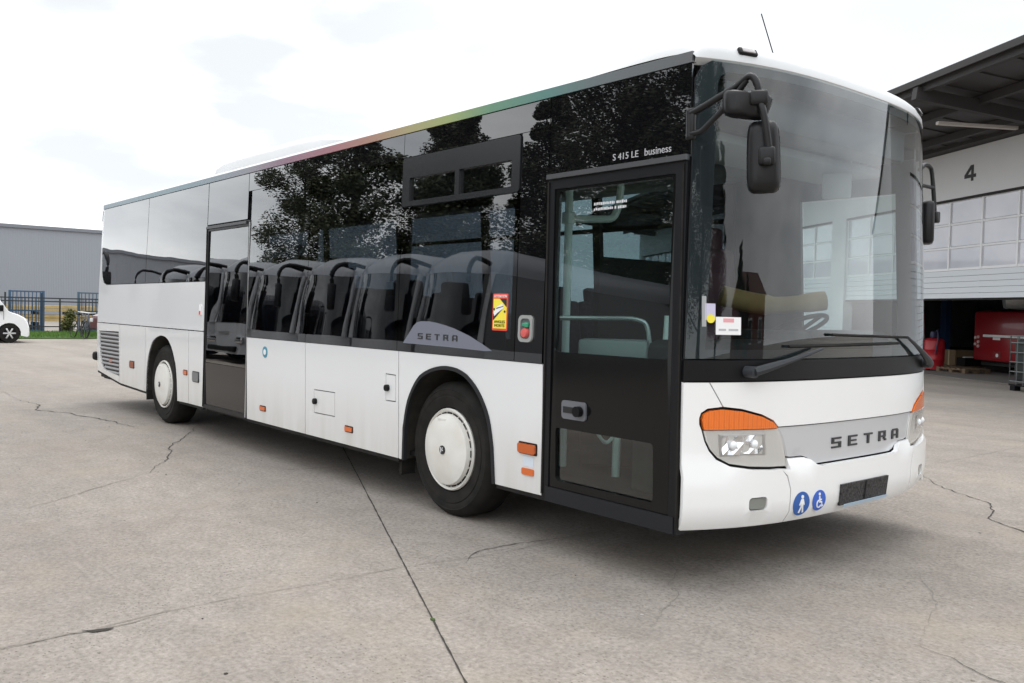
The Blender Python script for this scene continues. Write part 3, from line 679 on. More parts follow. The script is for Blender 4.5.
# windscreen stickers
stt = panel('screen_sticker', rect(-1.115, 1.312, -.973, 1.402), FM, WHITES, bus, .002, .0025, grid=.07)
panel('sticker_print', rect(-1.075, 1.375, -1.015, 1.395), FM, mat('print_pink', (.75, .35, .38), .6), stt, .001, .0035); panel('sticker_print', rect(-1.10, 1.332, -1.06, 1.342), FM, mat('print_grey', (.45, .45, .47), .6), stt, .001, .0035); panel('sticker_print', rect(-1.045, 1.332, -.99, 1.342), FM, MATS['print_grey'], stt, .001, .0035)
st2 = panel('screen_sticker', rect(-1.172, 1.385, -1.118, 1.468), FM, LAV, bus, .002, .0025, grid=.07)
panel('yellow_dot', circ(-1.143, 1.392, .022), FM, YELLOW, st2, .001, .0045)
panel('screen_sticker', rect(-1.188, 1.352, -1.166, 1.505), FM, mat('grey_strip', (.35, .36, .37), .5), bus, .002, .0025)
# wipers
def wiper(piv, mid, b0, b1):
    w = None; bm = nb(); pv = FM(*piv, .045)
    lathe(bm, [(-.03, .03), (.03, .03), (.035, .0)], FM(*piv, .03), 'x', 14)
    a = [FM(piv[0]+(mid[0]-piv[0])*t_, piv[1]+(mid[1]-piv[1])*t_, .05-.01*t_) for t_ in (0, .18, .45, .75, 1)]
    tube(bm, a, [.025, .023, .016, .011, .008], 8)
    w = obj('wiper', bm, mat('wiper_grey', (.03, .033, .038), .45, spec=.25), bus, 40)
    bm = nb(); n = 8; pts = [FM(b0[0]+(b1[0]-b0[0])*i/n, b0[1]+(b1[1]-b0[1])*i/n, .022) for i in range(n+1)]
    tube(bm, pts, .009, 6); obj('blade', bm, RUBBER, w)
wiper((-.93, 1.125), (-.415, 1.243), (-.67, 1.254), (.46, 1.267)); wiper((1.03, 1.128), (.56, 1.30), (-.30, 1.318), (.60, 1.302))

# ---- doors
dr = sp('front_door', [(.992, .30), (2.008, .30), (2.028, 2.205), (.992, 2.205)], FRAME, .05, .012, holes=[[(1.05, .39), (1.955, .39), (1.955, 2.125), (1.05, 2.125)]])
sp('door_panel', [(1.052, .392), (1.953, .392), (1.953, 2.123), (1.052, 2.123)], mat('door_black', (.005, .0052, .0055), .12, spec=.3), .018, .004, parent=dr, holes=[rrect(1.085, 1.178, 1.935, 2.11, .02), rrect(1.105, .435, 1.845, .74, .02)])
sp('door_window', rrect(1.07, 1.165, 1.945, 2.118, .02), TINTD, .006, -.014, parent=dr); sp('door_window', rrect(1.09, .42, 1.86, .755, .02), TINTD, .006, -.014, parent=dr)
sp('kick_plate', [(1.03, .302), (1.99, .302), (1.99, .388), (1.03, .388)], mat('kick_grey', (.014, .015, .018), .45, spec=.25), .02, .017, parent=dr)
h = sp('door_handle', rrect(1.165, .80, 1.36, .905, .02), mat('handle_grey', (.13, .135, .15), .4), .02, .014, parent=dr)
sp('handle_recess', rect(1.18, .835, 1.27, .87), BLACKM, .004, .017, parent=h)
bm = nb(); lathe(bm, [(-.03, .03), (-.0, .03), (.01, .0)], SM(1.318, .853, .02), 'y', 16); obj('lock', bm, BLACKS, h, 40)
for xa, xb in ((.992, 1.005), (2.0, 2.012)): sp('door_seal', rect(xa, .34, xb, 2.17), RUBBER, .02, .018, parent=dr)
sp('door_header', rect(.992, 2.185, 2.03, 2.213), mat('header_grey', (.05, .052, .056), .35), .03, .03, parent=dr)
rn = random.Random(4)                  # two lines of white print too small to read in the photograph
bm = nb()
for z0, z1 in ((2.007, 2.024), (1.977, 1.994)):
    u = 1.36
    while u < 1.60:
        w_ = rn.uniform(.006, .013)
        panel('', rect(u, z0+rn.uniform(0, .003), u+w_, z1-rn.uniform(0, .004)), SM, None, None, .001, -.006, bm=bm); u += w_+rn.choice((.004, .004, .005, .014))
obj('door_notice', bm, GREYTXT, dr)
d2 = sp('middle_door', rect(-4.344, .318, -3.252, 2.222), FRAME, .05, .008, holes=[rect(-4.305, .36, -3.292, 2.165)])
sp('door_window', rect(-4.303, .80, -3.294, 2.163), TINT, .006, -.006, parent=d2); sp('door_panel', rect(-4.303, .362, -3.294, .795), mat('door_brown_grey', (.034, .030, .028), .14, spec=.22), .02, -.004, parent=d2)
sp('door_seal', rect(-4.350, .33, -4.336, 2.2), RUBBER, .02, .014, parent=d2); sp('door_seal', rect(-3.268, .33, -3.254, 2.2), ALU, .02, .014, parent=d2)
sp('door_header', rect(-4.345, 2.19, -3.33, 2.215), MATS['header_grey'], .03, .02, parent=d2)
bm = nb(); box(bm, (-3.8, -1.0, .36), (1.0, .4, .06)); obj('step', bm, INTD, bus)
# emergency valve, blind-spot sticker, decal and lettering on the glass
eb = sp('emergency_button', rrect(.768, 1.222, .896, 1.384, .035), mat('button_ring', (.36, .37, .36), .4, metal=.3), .02, .016, holes=[rrect(.788, 1.242, .876, 1.364, .025)])
sp('button_well', rrect(.786, 1.24, .878, 1.366, .025), mat('well_grey', (.10, .11, .115), .5), .005, .006, parent=eb)
bm = nb(); box(bm, SM(.847, 1.325, .015), (.035, .02, .03), None, .006); box(bm, SM(.815, 1.327, .013), (.025, .01, .02), None, .003); obj('push_button', bm, GREEN, eb)
bm = nb(); lathe(bm, [(-.03, 0.0), (-.028, .025), (-.01, .033), (0, .033)], SM(.832, 1.277, .0), 'y', 18); obj('push_button', bm, mat('button_red', (.62, .11, .10), .4), eb, 40)
bs = sp('blind_spot_sticker', rrect(.503, 1.283, .652, 1.514, .008), REDP, .002, .006)
sp('sticker_field', rect(.513, 1.296, .643, 1.482), YELLOW, .001, .008, parent=bs)
sp('sticker_field', [(.575, 1.482), (.643, 1.482), (.643, 1.43)], BLACKT, .001, .0095, parent=bs); sp('sticker_field', [(.513, 1.345), (.6, 1.415), (.57, 1.42), (.513, 1.385)], BLACKT, .001, .0095, parent=bs)
bm = nb(); panel('', [(.520, 1.395), (.545, 1.43), (.60, 1.452), (.617, 1.425), (.56, 1.395), (.525, 1.372)], SM, None, None, .001, .0105, bm=bm); obj('sticker_field', bm, WHITES, bs)
bm = nb(); panel('', [(.545, 1.418), (.61, 1.432), (.612, 1.437), (.543, 1.424)], SM, None, None, .001, .0115, bm=bm); panel('', circ(.628, 1.402, .008, 10), SM, None, None, .001, .0115, bm=bm); panel('', circ(.523, 1.416, .008, 10), SM, None, None, .001, .0115, bm=bm); obj('sticker_field', bm, BLACKT, bs)
text('sticker_text', 'ATTENTION', .516, 1.489, .640, 1.506, SM, WHITES, bs, .009); text('sticker_text', 'ANGLES', .525, 1.330, .632, 1.347, SM, BLACKT, bs, .0105); text('sticker_text', 'MORTS', .530, 1.306, .628, 1.323, SM, BLACKT, bs, .0105)
DE = [(-.516, 1.160), (-.45, 1.225), (-.39, 1.285), (-.35, 1.31), (-.298, 1.321), (-.2, 1.322), (-.103, 1.314), (.0, 1.300), (.103, 1.281), (.264, 1.24), (.40, 1.195), (.512, 1.152), (.44, 1.148), (0, 1.156)]
de = sp('window_decal', [p for p in DE], DECAL, .001, .0055)
blockword('letter', 'SETRA', -.327, 1.197, .142, 1.237, SM, BLACKT, de, .008, .58)
LT = mat('thin_silver', (.42, .42, .44), .4)
text('model_lettering', 'S 415 LE', 1.505, 2.240, 1.69, 2.276, SM, LT, bus, .008); text('model_lettering', 'business', 1.735, 2.240, 1.915, 2.279, SM, LT, bus, .008)

# ---- wheels
def wheel(x, sgn, rear=False):
    bm = nb(); Rw = .462; yo = sgn*-1.0
    pr_ = [(.02, .275), (-.006, .29), (-.012, .325), (-.018, .355), (-.018, .362), (-.013, .366), (-.016, .372), (-.013, .405), (-.016, .409), (-.010, .416), (.010, .442), (.016, .446), (.035, .460), (.12, .462), (.22, .460), (.25, .44), (.27, .40), (.26, .31)]
    y0 = -1.215
    lathe(bm, [(y0+a, r) for a, r in pr_], (x, 0, .457), 'y', 56)
    for k in range(4):                   # circumferential tread grooves read as thin ribs
        pass
    if sgn > 0: bmesh.ops.scale(bm, vec=(1, -1, 1), verts=bm.verts)
    root = bpy.data.objects.new('wheel', None); COL.objects.link(root); root.parent = bus; root.empty_display_size = .2
    obj('tyre', bm, RUBBER, root, 40)
    bm = nb(); lathe(bm, [(y0+.03, .0), (y0+.03, .27), (y0-.008, .280), (y0-.020, .272), (y0-.012, .256), (y0+.0, .25)], (x, 0, .457), 'y', 48)
    if sgn > 0: bmesh.ops.scale(bm, vec=(1, -1, 1), verts=bm.verts)
    obj('rim', bm, HUB, root, 40)
    bm = nb(); cx = x-.0; lathe(bm, [(y0+.01, .243), (y0-.028, .243), (y0-.042, .236), (y0-.056, .19), (y0-.062, .12), (y0-.064, .0)], (cx, 0, .457), 'y', 48)
    if sgn > 0: bmesh.ops.scale(bm, vec=(1, -1, 1), verts=bm.verts)
    cv = obj('hub_cap', bm, HUB, root, 40)
    if sgn < 0:
        bm = nb()
        for k in range(24):
            a = 2*PI*k/24; c = Vector((x+.2475*math.cos(a), y0-.010, .457+.2475*math.sin(a)))
            box(bm, c, (.012, .006, .045), Matrix.Rotation(-a, 3, 'Y').to_quaternion())
        obj('vent_slot', bm, BLACKM, root)
        bm = nb(); lathe(bm, [(y0-.058, .03), (y0-.070, .03), (y0-.072, .0)], (x, 0, .457), 'y', 20); em = obj('emblem', bm, BLACKT, cv, 40)
        bm = nb()
        for (a, b_, c, d) in ((-.014, -.018, -.006, .018), (-.004, -.004, .014, .004)):
            box(bm, (x+(a+c)/2, y0-.0725, .457+(b_+d)/2), (c-a, .003, d-b_), Matrix.Rotation(R(20 if a > -.01 else 0), 3, 'Y').to_quaternion())
        box(bm, (x+.006, y0-.0725, .457+.009), (.006, .003, .022), Matrix.Rotation(R(35), 3, 'Y').to_quaternion()); obj('emblem_mark', bm, GREYTXT, em)
        bm = nb(); box(bm, (x-.03, y0-.051, .457+.205), (.09, .008, .018), Matrix.Rotation(R(0), 3, 'Y').to_quaternion(), .003); obj('grip', bm, HUB, cv)
for x in (0, -5.687):
    for s in (-1, 1): wheel(x, s)

# ---- mirrors
def mirror(mA, mB, up_path, lo_path, wide, main, arm2, knob, mk):
    bm = nb(); tube(bm, smoothpath(up_path, 5), .016, 8); tube(bm, smoothpath(lo_path, 5), .014, 8); tube(bm, [mA, mB], .02, 8)
    tube(bm, smoothpath(arm2, 4), .014, 8)
    m_ = obj('mirror_arm', bm, MIRRORP, bus, 50)
    return m_
MT = bpy.data.objects.new('wing_mirror', None); COL.objects.link(MT); MT.parent = bus; MT.empty_display_size = .1
bm = nb()
tube(bm, smoothpath([(1.985, -1.225, 2.416), (2.043, -1.219, 2.433), (2.15, -1.207, 2.475), (2.242, -1.195, 2.512), (2.305, -1.195, 2.546), (2.335, -1.192, 2.540), (2.357, -1.188, 2.50), (2.366, -1.18, 2.44)], 4), .017, 10)
tube(bm, smoothpath([(1.985, -1.226, 2.316), (2.048, -1.22, 2.318), (2.09, -1.214, 2.345), (2.216, -1.199, 2.447), (2.30, -1.192, 2.535)], 4), .015, 10)
tube(bm, [(1.99, -1.226, 2.30), (1.985, -1.226, 2.43)], .017, 8)
tube(bm, smoothpath([(2.372, -1.19, 2.43), (2.395, -1.195, 2.38), (2.41, -1.186, 2.30), (2.419, -1.171, 2.20), (2.419, -1.171, 2.16)], 4), .017, 10)
obj('mirror_arm', bm, MIRRORP, MT, 50)
MF = Vector((.62, -.78, 0)).normalized()           # the housings turn their backs forward and outward
MX = Vector((.78, .62, 0))
def housing(name, c, w, h, dpt, tp, rot=0, thin=1.0):
    bm = nb(); c = Vector(c); rows_ = []
    for k, sc in ((-.5, .97), (-.3, 1), (.1, .96), (.35, .82), (.5, .5)):
        ring = []
        for i in range(28):
            a = 2*PI*i/28; cx, cz = math.cos(a), math.sin(a)
            e = .38; px = math.copysign(abs(cx)**e, cx); pz = math.copysign(abs(cz)**e, cz)
            wz = 1-tp*pz*.5
            p = Vector((px*w/2*sc*wz, pz*h/2*(sc if sc > .9 else .5+.5*sc)))
            p = Matrix.Rotation(rot, 2) @ p
            ring.append(bm.verts.new(c+MX*p.x+Vector((0, 0, p.y))+MF*(k*dpt)))
        rows_.append(ring)
    for a, b in zip(rows_, rows_[1:]):
        for i in range(28): bm.faces.new((a[i], a[(i+1) % 28], b[(i+1) % 28], b[i]))
    bm.faces.new(rows_[0]); bm.faces.new(rows_[-1])
    return obj(name, bm, MIRRORP, MT, 50)
housing('mirror_housing', (2.357, -1.118, 2.175), .158, .35, .09, .10, R(2.5))
housing('mirror_housing', (2.300, -1.19, 2.418), .225, .125, .09, -.2, R(-8))
bm = nb(); q = Matrix((MX, MF, Vector((0, 0, 1)))).transposed().to_quaternion()
box(bm, (2.368, -1.188, 2.437), (.085, .07, .07), q, .015); obj('mirror_clamp', bm, MIRRORP, MT, 50); bm = nb(); box(bm, (2.398, -1.155, 2.165), (.075, .09, .085), q, .014); box(bm, (2.425, -1.19, 2.135), (.035, .03, .035), q, .01)
obj('mirror_clamp', bm, MIRRORP, MT, 50)
bm = nb(); box(bm, (1.995, -1.222, 2.365), (.05, .03, .16), None, .01); obj('mirror_mount', bm, MIRRORP, MT, 50)
MT2 = bpy.data.objects.new('wing_mirror', None); COL.objects.link(MT2); MT2.parent = bus; MT2.empty_display_size = .1
bm = nb()
tube(bm, smoothpath([(1.985, 1.222, 2.43), (1.965, 1.33, 2.48), (1.955, 1.43, 2.475), (1.96, 1.455, 2.43), (1.975, 1.465, 2.26), (1.985, 1.466, 2.15)], 4), .015, 8)
tube(bm, [(1.985, 1.222, 2.33), (1.97, 1.455, 2.335)], .013, 8); box(bm, (1.985, 1.466, 2.13), (.06, .06, .08), None, .012)
obj('mirror_arm', bm, MIRRORP, MT2, 50)
bm = nb(); box(bm, (1.955, 1.425, 2.09), (.09, .16, .30), Matrix.Rotation(R(25), 3, 'Z').to_quaternion(), .03); obj('mirror_housing', bm, MIRRORP, MT2, 50)

# ---- inside
bm = nb(); box(bm, (-3.1, 0, .36), (10.2, 2.40, .03)); obj('floor', bm, INTD, bus)
bm = nb(); box(bm, (-6.2, 0, .62), (3.9, 2.36, .45)); obj('rear_platform', bm, INTD, bus)
bm = nb(); box(bm, (-3.2, 0, 2.60), (10.0, 2.3, .02)); 
for s in (-1, 1): box(bm, (-3.2, s*1.02, 2.53), (9.6, .26, .12), None, .03)
obj('ceiling', bm, INT, bus)
def seat(x, y, z, m=SEATM):
    bm = nb()
    box(bm, (x, y, z+.42), (.42, .43, .10), None, .03); box(bm, (x-.20, y, z+.76), (.09, .42, .66), Matrix.Rotation(R(-9), 3, 'Y').to_quaternion(), .03); box(bm, (x-.255, y, z+1.13), (.07, .26, .16), Matrix.Rotation(R(-9), 3, 'Y').to_quaternion(), .03)
    tube(bm, [(x, y, z), (x, y, z+.4)], .04, 8)
    return obj('seat', bm, m, bus, 50)
for k in range(8):
    x = -7.6+k*.78
    for y in (-.95, -.5, .5, .95):
        if -4.5 < x < -3.0 and y < 0: continue
        seat(x, y, .38 if x > -4.6 else .84)
for x, y in ((-.55, .95), (-.55, .5), (.15, .95), (.15, .5), (-.7, -.95), (-.7, -.5)): seat(x, y, .42)
ds = seat(.98, .70, .52, SEATD)
bm = nb(); box(bm, (.70, .70, 1.55), (.11, .5, .75), Matrix.Rotation(R(-8), 3, 'Y').to_quaternion(), .05); box(bm, (.63, .70, 1.98), (.09, .30, .2), None, .04); obj('driver_backrest', bm, SEATD, bus, 50)
bm = nb(); tube(bm, [(.58, -.71, .38), (.58, -.71, 2.55)], .026, 10); obj('grab_pole', bm, POLE, bus, 40)
bm = nb(); tube(bm, [(1.04, -.683, .38), (1.04, -.683, 1.2)], .026, 10); obj('grab_pole', bm, POLE, bus, 40)
bm = nb(); tube(bm, smoothpath([(.58, -.71, 2.03), (.70, -.55, 2.03), (.76, -.46, 2.06), (.78, -.43, 2.25), (.78, -.43, 2.55)], 5), .025, 8); box(bm, (.58, -.71, 2.03), (.07, .07, .08), None, .01); obj('grab_rail', bm, POLE, bus, 40)
bm = nb(); tube(bm, smoothpath([(.70, -.88, 1.37), (.9, -.65, 1.375), (1.02, -.50, 1.37), (1.07, -.45, 1.30), (1.085, -.434, 1.0)], 4), .016, 8); obj('grab_rail', bm, ALU, bus, 40)
bm = nb(); tube(bm, smoothpath([(1.0, -.9, .82), (1.02, -.83, .66), (1.03, -.76, .60), (1.04, -.69, .66)], 5), .012, 8); obj('grab_rail', bm, POLE, bus, 40)
bm = nb(); tube(bm, [(1.30, -.55, 1.05), (1.32, -.55, 1.40)], .024, 8); obj('grab_rail', bm, WHITES, bus, 40)
bm = nb(); box(bm, (1.02, -.71, 1.16), (.42, .30, .17), Matrix.Rotation(R(40), 3, 'Z').to_quaternion(), .02); obj('ticket_counter', bm, INT, bus, 40)
bm = nb(); box(bm, (.9, -.52, .78), (.5, .05, .75), Matrix.Rotation(R(40), 3, 'Z').to_quaternion(), .02); obj('partition', bm, INTD, bus, 40)
bm = nb()
box(bm, (1.86, .0, 1.12), (.48, 2.20, .30), None, .05); box(bm, (1.74, .65, 1.25), (.4, .75, .16), None, .06); box(bm, (1.80, 0, .75), (.4, 2.3, .6)); box(bm, (1.6, .05, 1.15), (.5, .35, .35), None, .05)
obj('dashboard', bm, INTD, bus, 50)
bm = nb(); cen = Vector((1.42, .68, 1.33)); ax = Vector((-.45, 0, .9)).normalized(); e1 = Vector((0, 1, 0)); e2 = ax.cross(e1)
pts = [cen+(e1*math.cos(2*PI*k/28)+e2*math.sin(2*PI*k/28))*.22 for k in range(29)]; tube(bm, pts, .016, 8)
for a in (20, 160, 270): tube(bm, [cen-ax*.03, cen+(e1*math.cos(R(a))+e2*math.sin(R(a)))*.22], .014, 6)
tube(bm, [cen-ax*.02, cen-ax*.35], .04, 8); obj('steering_wheel', bm, BLACKS, bus, 50)
bm = nb(); box(bm, (1.93, -.05, 2.53), (.22, 1.9, .20), None, .02); obj('destination_display', bm, mat('display_grey', (.05, .052, .055), .4), bus, 40)
bm = nb(); box(bm, (1.62, .80, 2.37), (.05, .19, .30), Matrix.Rotation(R(-60), 3, 'Z').to_quaternion(), .022); obj('interior_mirror', bm, mat('mirror_pale', (.55, .56, .55), .3), bus, 40)
bm = nb(); box(bm, (1.5, .1, 2.42), (.5, 2.1, .06), None, .02); obj('sun_blind', bm, mat('blind_grey', (.4, .41, .42), .7), bus, 40)
bm = nb(); box(bm, (.5, .25, 1.15), (.05, 1.2, 1.3)); obj('partition', bm, INTD, bus)
bm = nb(); tube(bm, smoothpath([(.92, .50, 1.555), (1.1, .70, 1.50), (1.25, .85, 1.50), (1.42, 1.04, 1.535)], 4), [.075]*6+[.06]*4+[.07]*3, 12); obj('tan_roll', bm, TAN, bus, 50)  # added tan roll standing in for an unidentified shape in the cab

# ================================================================== SURROUNDINGS
exec_dir = None
# ---- workshop hall on the right
ANG = R(149.513); HE = Vector((math.cos(ANG), math.sin(ANG), 0)); HN = Vector((-.5074, -.8617, 0))
H0 = Vector((-4.23, 17.19, 0))
HZ = ANG-PI
hall = empty('workshop_hall', H0, HZ, 'pale grey workshop hall with lifted sectional doors and a deep dark canopy', 'workshop hall')
# local frame: X runs towards the camera side (-HE), Y goes into the hall (-HN), so s = -X
CLAD = mat('hall_cladding', (.66, .67, .68), .55, noise=(.6, .2, (.52, .52, .53)))
DOORW = mat('door_panel_white', (.64, .68, .72), .45, bump=(14, .0015))
DOORF = mat('door_frame_white', (.78, .79, .80), .5)
PANE = mat('door_pane', (.50, .515, .58), .1, coat=1, noise=(.9, .6, (.70, .70, .74)))
CANO = mat('canopy_steel', (.035, .032, .032), .7)
CANOS = mat('canopy_sheet', (.045, .042, .042), .6)
bays = [(-5.97, 2.35), (-12.72, -6.77), (3.15, 9.1), (-19.47, -13.52), (-26.0, -20.27)]     # X ranges of the door openings
DT = 4.44
bm = nb()
xs = sorted([12.1, -26.5]+[v for b in bays for v in b]); 
segs = [(xs[i], xs[i+1]) for i in range(0, len(xs), 2)]
for a, b in segs: box(bm, ((a+b)/2, .15, DT/2), (b-a, .30, DT))
box(bm, (-7.2, .15, (DT+5.6)/2), (38.6, .30, 5.6-DT))
box(bm, (11.95, 10.3, 2.8), (.3, 20, 5.6)); box(bm, (-26.35, 10.3, 2.8), (.3, 20, 5.6)); box(bm, (-7.2, 20.15, 2.8), (38.6, .3, 5.6))
obj('wall', bm, CLAD, hall)
bm = nb(); box(bm, (-7.2, 10, 5.72), (38.8, 20.6, .2)); obj('roof', bm, CANO, hall)
bm = nb(); box(bm, (-7.2, 10.2, -.06+.012), (38.0, 19.8, .12)); obj('floor', bm, mat('hall_floor', (.16, .15, .14), .8, noise=(2, .5, (.1, .09, .085))), hall)
# canopy: sheet sloping up and outwards, with purlins and rafters
bm = nb(); bm2 = nb()
def cz(y): return 5.66+(-y)/3.6*.46
for k in range(80):
    x = -26.5+38.6*(k+.5)/80
    ya, yb = 0, -3.6
    v = [(x-.2412, ya, cz(ya)), (x+.2412, ya, cz(ya)), (x+.2412, yb, cz(yb)), (x-.2412, yb, cz(yb))]
    dz = .03 if k % 2 else 0
    a = [bm.verts.new((p[0], p[1], p[2]+dz)) for p in v]; b = [bm.verts.new((p[0], p[1], p[2]+dz+.04)) for p in v]
    bm.faces.new(a); bm.faces.new(b[::-1])
    for i in range(4): bm.faces.new((a[i], a[(i+1) % 4], b[(i+1) % 4], b[i]))
obj('canopy', bm, CANOS, hall)
for y in (-.9, -2.2, -3.45): box(bm2, (-7.2, y, cz(y)-.09), (38.4, .12, .16))
box(bm2, (-7.2, -3.62, cz(-3.6)-.01), (38.6, .04, .13))
for x in (-24, -17.5, -10.8, -4.0, 2.75, 9.5): box(bm2, (x, -1.8, cz(-1.8)-.22), (.16, 3.7, .24), Matrix.Rotation(math.atan2(-.46, 3.6), 3, 'X').to_quaternion())
obj('canopy_beam', bm2, CANO, hall)
def sectional(x0, x1, zb, full):
    d = bpy.data.objects.new('sectional_door', None); COL.objects.link(d); d.parent = hall; d.empty_display_size = .3
    n = round((x1-x0)/1.189); w = (x1-x0)/n
    fr = nb(); pn = nb()
    zt = DT-.02; ph = .58
    rows_ = [(zt-ph*(i+1), zt-ph*i) for i in range(3)]
    low = zt-3*ph
    for z0, z1 in rows_:
        box(fr, ((x0+x1)/2, .10, z1-.025), (x1-x0, .05, .05))
        for i in range(n): box(pn, (x0+w*(i+.5), .11, (z0+z1)/2-.02), (w-.05, .02, ph-.06))
    box(fr, ((x0+x1)/2, .10, low+.02), (x1-x0, .05, .06))
    for i in range(n+1): box(fr, (min(max(x0+w*i, x0+.025), x1-.025), .095, (zt+low)/2), (.05, .055, zt-low))
    obj('door_frame', fr, DOORF, d); obj('door_pane', pn, PANE, d)
    pb = nb(); z = low-.012
    while z-.08 > zb:
        h = min(.14, z-zb); box(pb, ((x0+x1)/2, .10, z-h/2), (x1-x0, .05, h-.008)); z -= h
    obj('door_leaf', pb, DOORW, d)
    ru = nb(); box(ru, ((x0+x1)/2, .10, zb-.02), (x1-x0, .06, .05)); obj('door_seal', ru, RUBBER, d)
    hd = nb(); box(hd, ((x0+x1)/2, .07, DT-.012), (x1-x0, .1, .09)); obj('door_head', hd, BLACKM, d)
sectional(-5.97, 2.35, 1.98, False)
for b in bays[1:]: sectional(b[0], b[1], .06, True)
HM = lambda u, v, d: Vector((u, -d, v))
panel('door_number', [(-.30, 4.79), (-.30, 4.87), (-.215, 4.87), (-.215, 4.95), (-.30, 4.95), (-.30, 5.17), (-.40, 5.17), (-.62, 4.95), (-.62, 4.87), (-.38, 4.87), (-.38, 4.79)], HM, mat('number_black', (.03, .03, .032), .6), hall, .01, .012, holes=[[(-.38, 4.95), (-.38, 5.08), (-.51, 4.95)]])
bm = nb(); box(bm, (2.15, -1.78, 5.5), (.10, 1.85, .07), None, .01); fx = obj('strip_light', bm, mat('light_housing', (.5, .46, .42), .5), hall)
# things in and before the hall door
RP = mat('red_coach_paint', (.28, .012, .018), .3, coat=.4)
rc = empty('red_coach', H0+(-HN)*2.6+HE*3.55, HZ, 'dark red coach standing inside the open workshop door, its rear facing out', 'coach')
def rbox(bm, x0, x1, y0, y1, z0, z1, b): box(bm, ((x0+x1)/2, (y0+y1)/2, (z0+z1)/2), (x1-x0, y1-y0, z1-z0), None, b)
bm = nb(); rbox(bm, 0, 2.5, 0, 11, .34, 1.72, .08); obj('body', bm, RP, rc, 40)
bm = nb(); rbox(bm, .02, 2.48, .05, 11, 1.74, 2.6, .08); obj('window_band', bm, BLACKG, rc, 40)
bm = nb(); rbox(bm, .0, 2.5, .03, 11, 2.6, 3.3, .12); obj('roof', bm, RP, rc, 40)
bm = nb(); box(bm, (1.5, -.06, 1.04), (2.0, .05, .07), None, .01); obj('white_bar', bm, WHITES, rc)
for (dx, dz) in ((.1, .98), (.22, 1.0), (.1, .80), (.22, .86), (.22, .74)):
    bm = nb(); lathe(bm, [(-.02, .0), (-.02, .04), (.0, .045)], (dx, 0, dz), 'y', 14); obj('tail_lamp', bm, mat('tail_lamp_pale', (.6, .5, .48), .3), rc, 40)
bm = nb(); lathe(bm, [(-.02, .0), (-.02, .05), (.0, .055)], (1.0, 0, .52), 'y', 14); obj('fog_lamp', bm, WHITES, rc, 40)
bm = nb(); box(bm, (.98, -.004, .52), (.3, .02, .2), None, .01); obj('lamp_housing', bm, mat('red_darker', (.2, .01, .012), .5), rc)
bm = nb(); box(bm, (.95, -.008, .98), (.28, .01, .09)); obj('name_plate', bm, WHITES, rc)
for x in (.25, 2.25):
    for y in (2.8, 9):
        bm = nb(); lathe(bm, [(-.14, .25), (-.14, .42), (-.1, .46), (.1, .46), (.14, .42), (.14, .25)], (0, 0, 0), 'x', 24); o = obj('wheel', bm, RUBBER, rc, 40); o.location = (x, y, .46)
bm = nb(); rbox(bm, .1, 2.4, .2, 10.8, .22, .34, 0); obj('underbody', bm, BLACKM, rc)
# oil barrel trolley (red)
br = empty('red_drum', H0+(-HN)*1.6+HE*3.83, HZ, 'tall red drum with dark pump head left of the red coach in the doorway', 'drum')
bm = nb(); lathe(bm, [(.06, .0), (.06, .26), (.30, .28), (.32, .295), (.34, .28), (.58, .28), (.60, .295), (.62, .28), (.86, .27), (.92, .2), (.92, 0)], (0, 0, 0), 'z', 28); obj('drum_body', bm, mat('drum_red', (.38, .012, .02), .4), br, 40)
bm = nb(); box(bm, (0, 0, 1.02), (.16, .2, .2), None, .04); tube(bm, smoothpath([(.05, 0, 1.1), (.2, -.05, 1.15), (.3, -.1, .9), (.28, -.15, .5)], 4), .02, 8); obj('pump_head', bm, mat('pump_blue', (.03, .035, .08), .5), br, 40)
bm = nb()
for a in range(4): box(bm, (.2*math.cos(a*PI/2), .2*math.sin(a*PI/2), .03), (.06, .06, .06), None, .01)
obj('caster', bm, BLACKM, br)
# blue lift column
lc = empty('lift_column', H0+(-HN)*4.5+HE*7.45, HZ, 'blue steel lift column behind the red drum in the dark hall', 'lift column')
bm = nb(); box(bm, (0, 0, 1.5), (.28, .22, 3.0), None, .02); obj('column', bm, mat('lift_blue', (.03, .07, .18), .5), lc); bm = nb(); box(bm, (0, 0, .03), (.6, .6, .05)); box(bm, (.1, -.25, .25), (.2, .4, .12), None, .02); obj('carriage', bm, BLACKS, lc)
# pallets with parts
WOOD = mat('pallet_wood', (.13, .09, .055), .85, noise=(9, .5, (.14, .09, .05)))
def pallet(loc, rz, label, h):
    p = empty('wooden_pallet', loc, rz, label, 'pallet', 'pallets in the hall doorway')
    bm = nb()
    for i in range(6): box(bm, (-.5+.2*i, 0, .135), (.13, .8, .022))
    for y in (-.35, 0, .35): box(bm, (0, y, .11), (1.14, .1, .025)); box(bm, (0, y, .012), (1.14, .1, .022))
    for x in (-.5, 0, .5):
        for y in (-.35, 0, .35): box(bm, (x, y, .06), (.12, .1, .07))
    obj('deck', bm, WOOD, p); return p
pp = H0+(-HN)*2.75+HE*4.25
pallet(pp, HZ, 'wooden pallet on the hall floor between the red drum and the red coach', 1)
cb = empty('cardboard_box', pp+Vector((0, 0, .148)), HZ, 'brown cardboard box standing on the pallet beside the red drum', 'box')
bm = nb(); box(bm, (-.1, 0, .22), (.55, .6, .44), None, .01); obj('carton', bm, mat('card', (.16, .11, .06), .9), cb); bm = nb(); box(bm, (-.1, -.31, .22), (.06, .006, .44)); obj('tape', bm, mat('tape', (.4, .32, .2), .4), cb)
p2 = pallet(H0+(-HN)*1.95+HE*3.05, HZ+R(4), 'empty low wooden pallet lying in front of the rear corner of the red coach', 1)
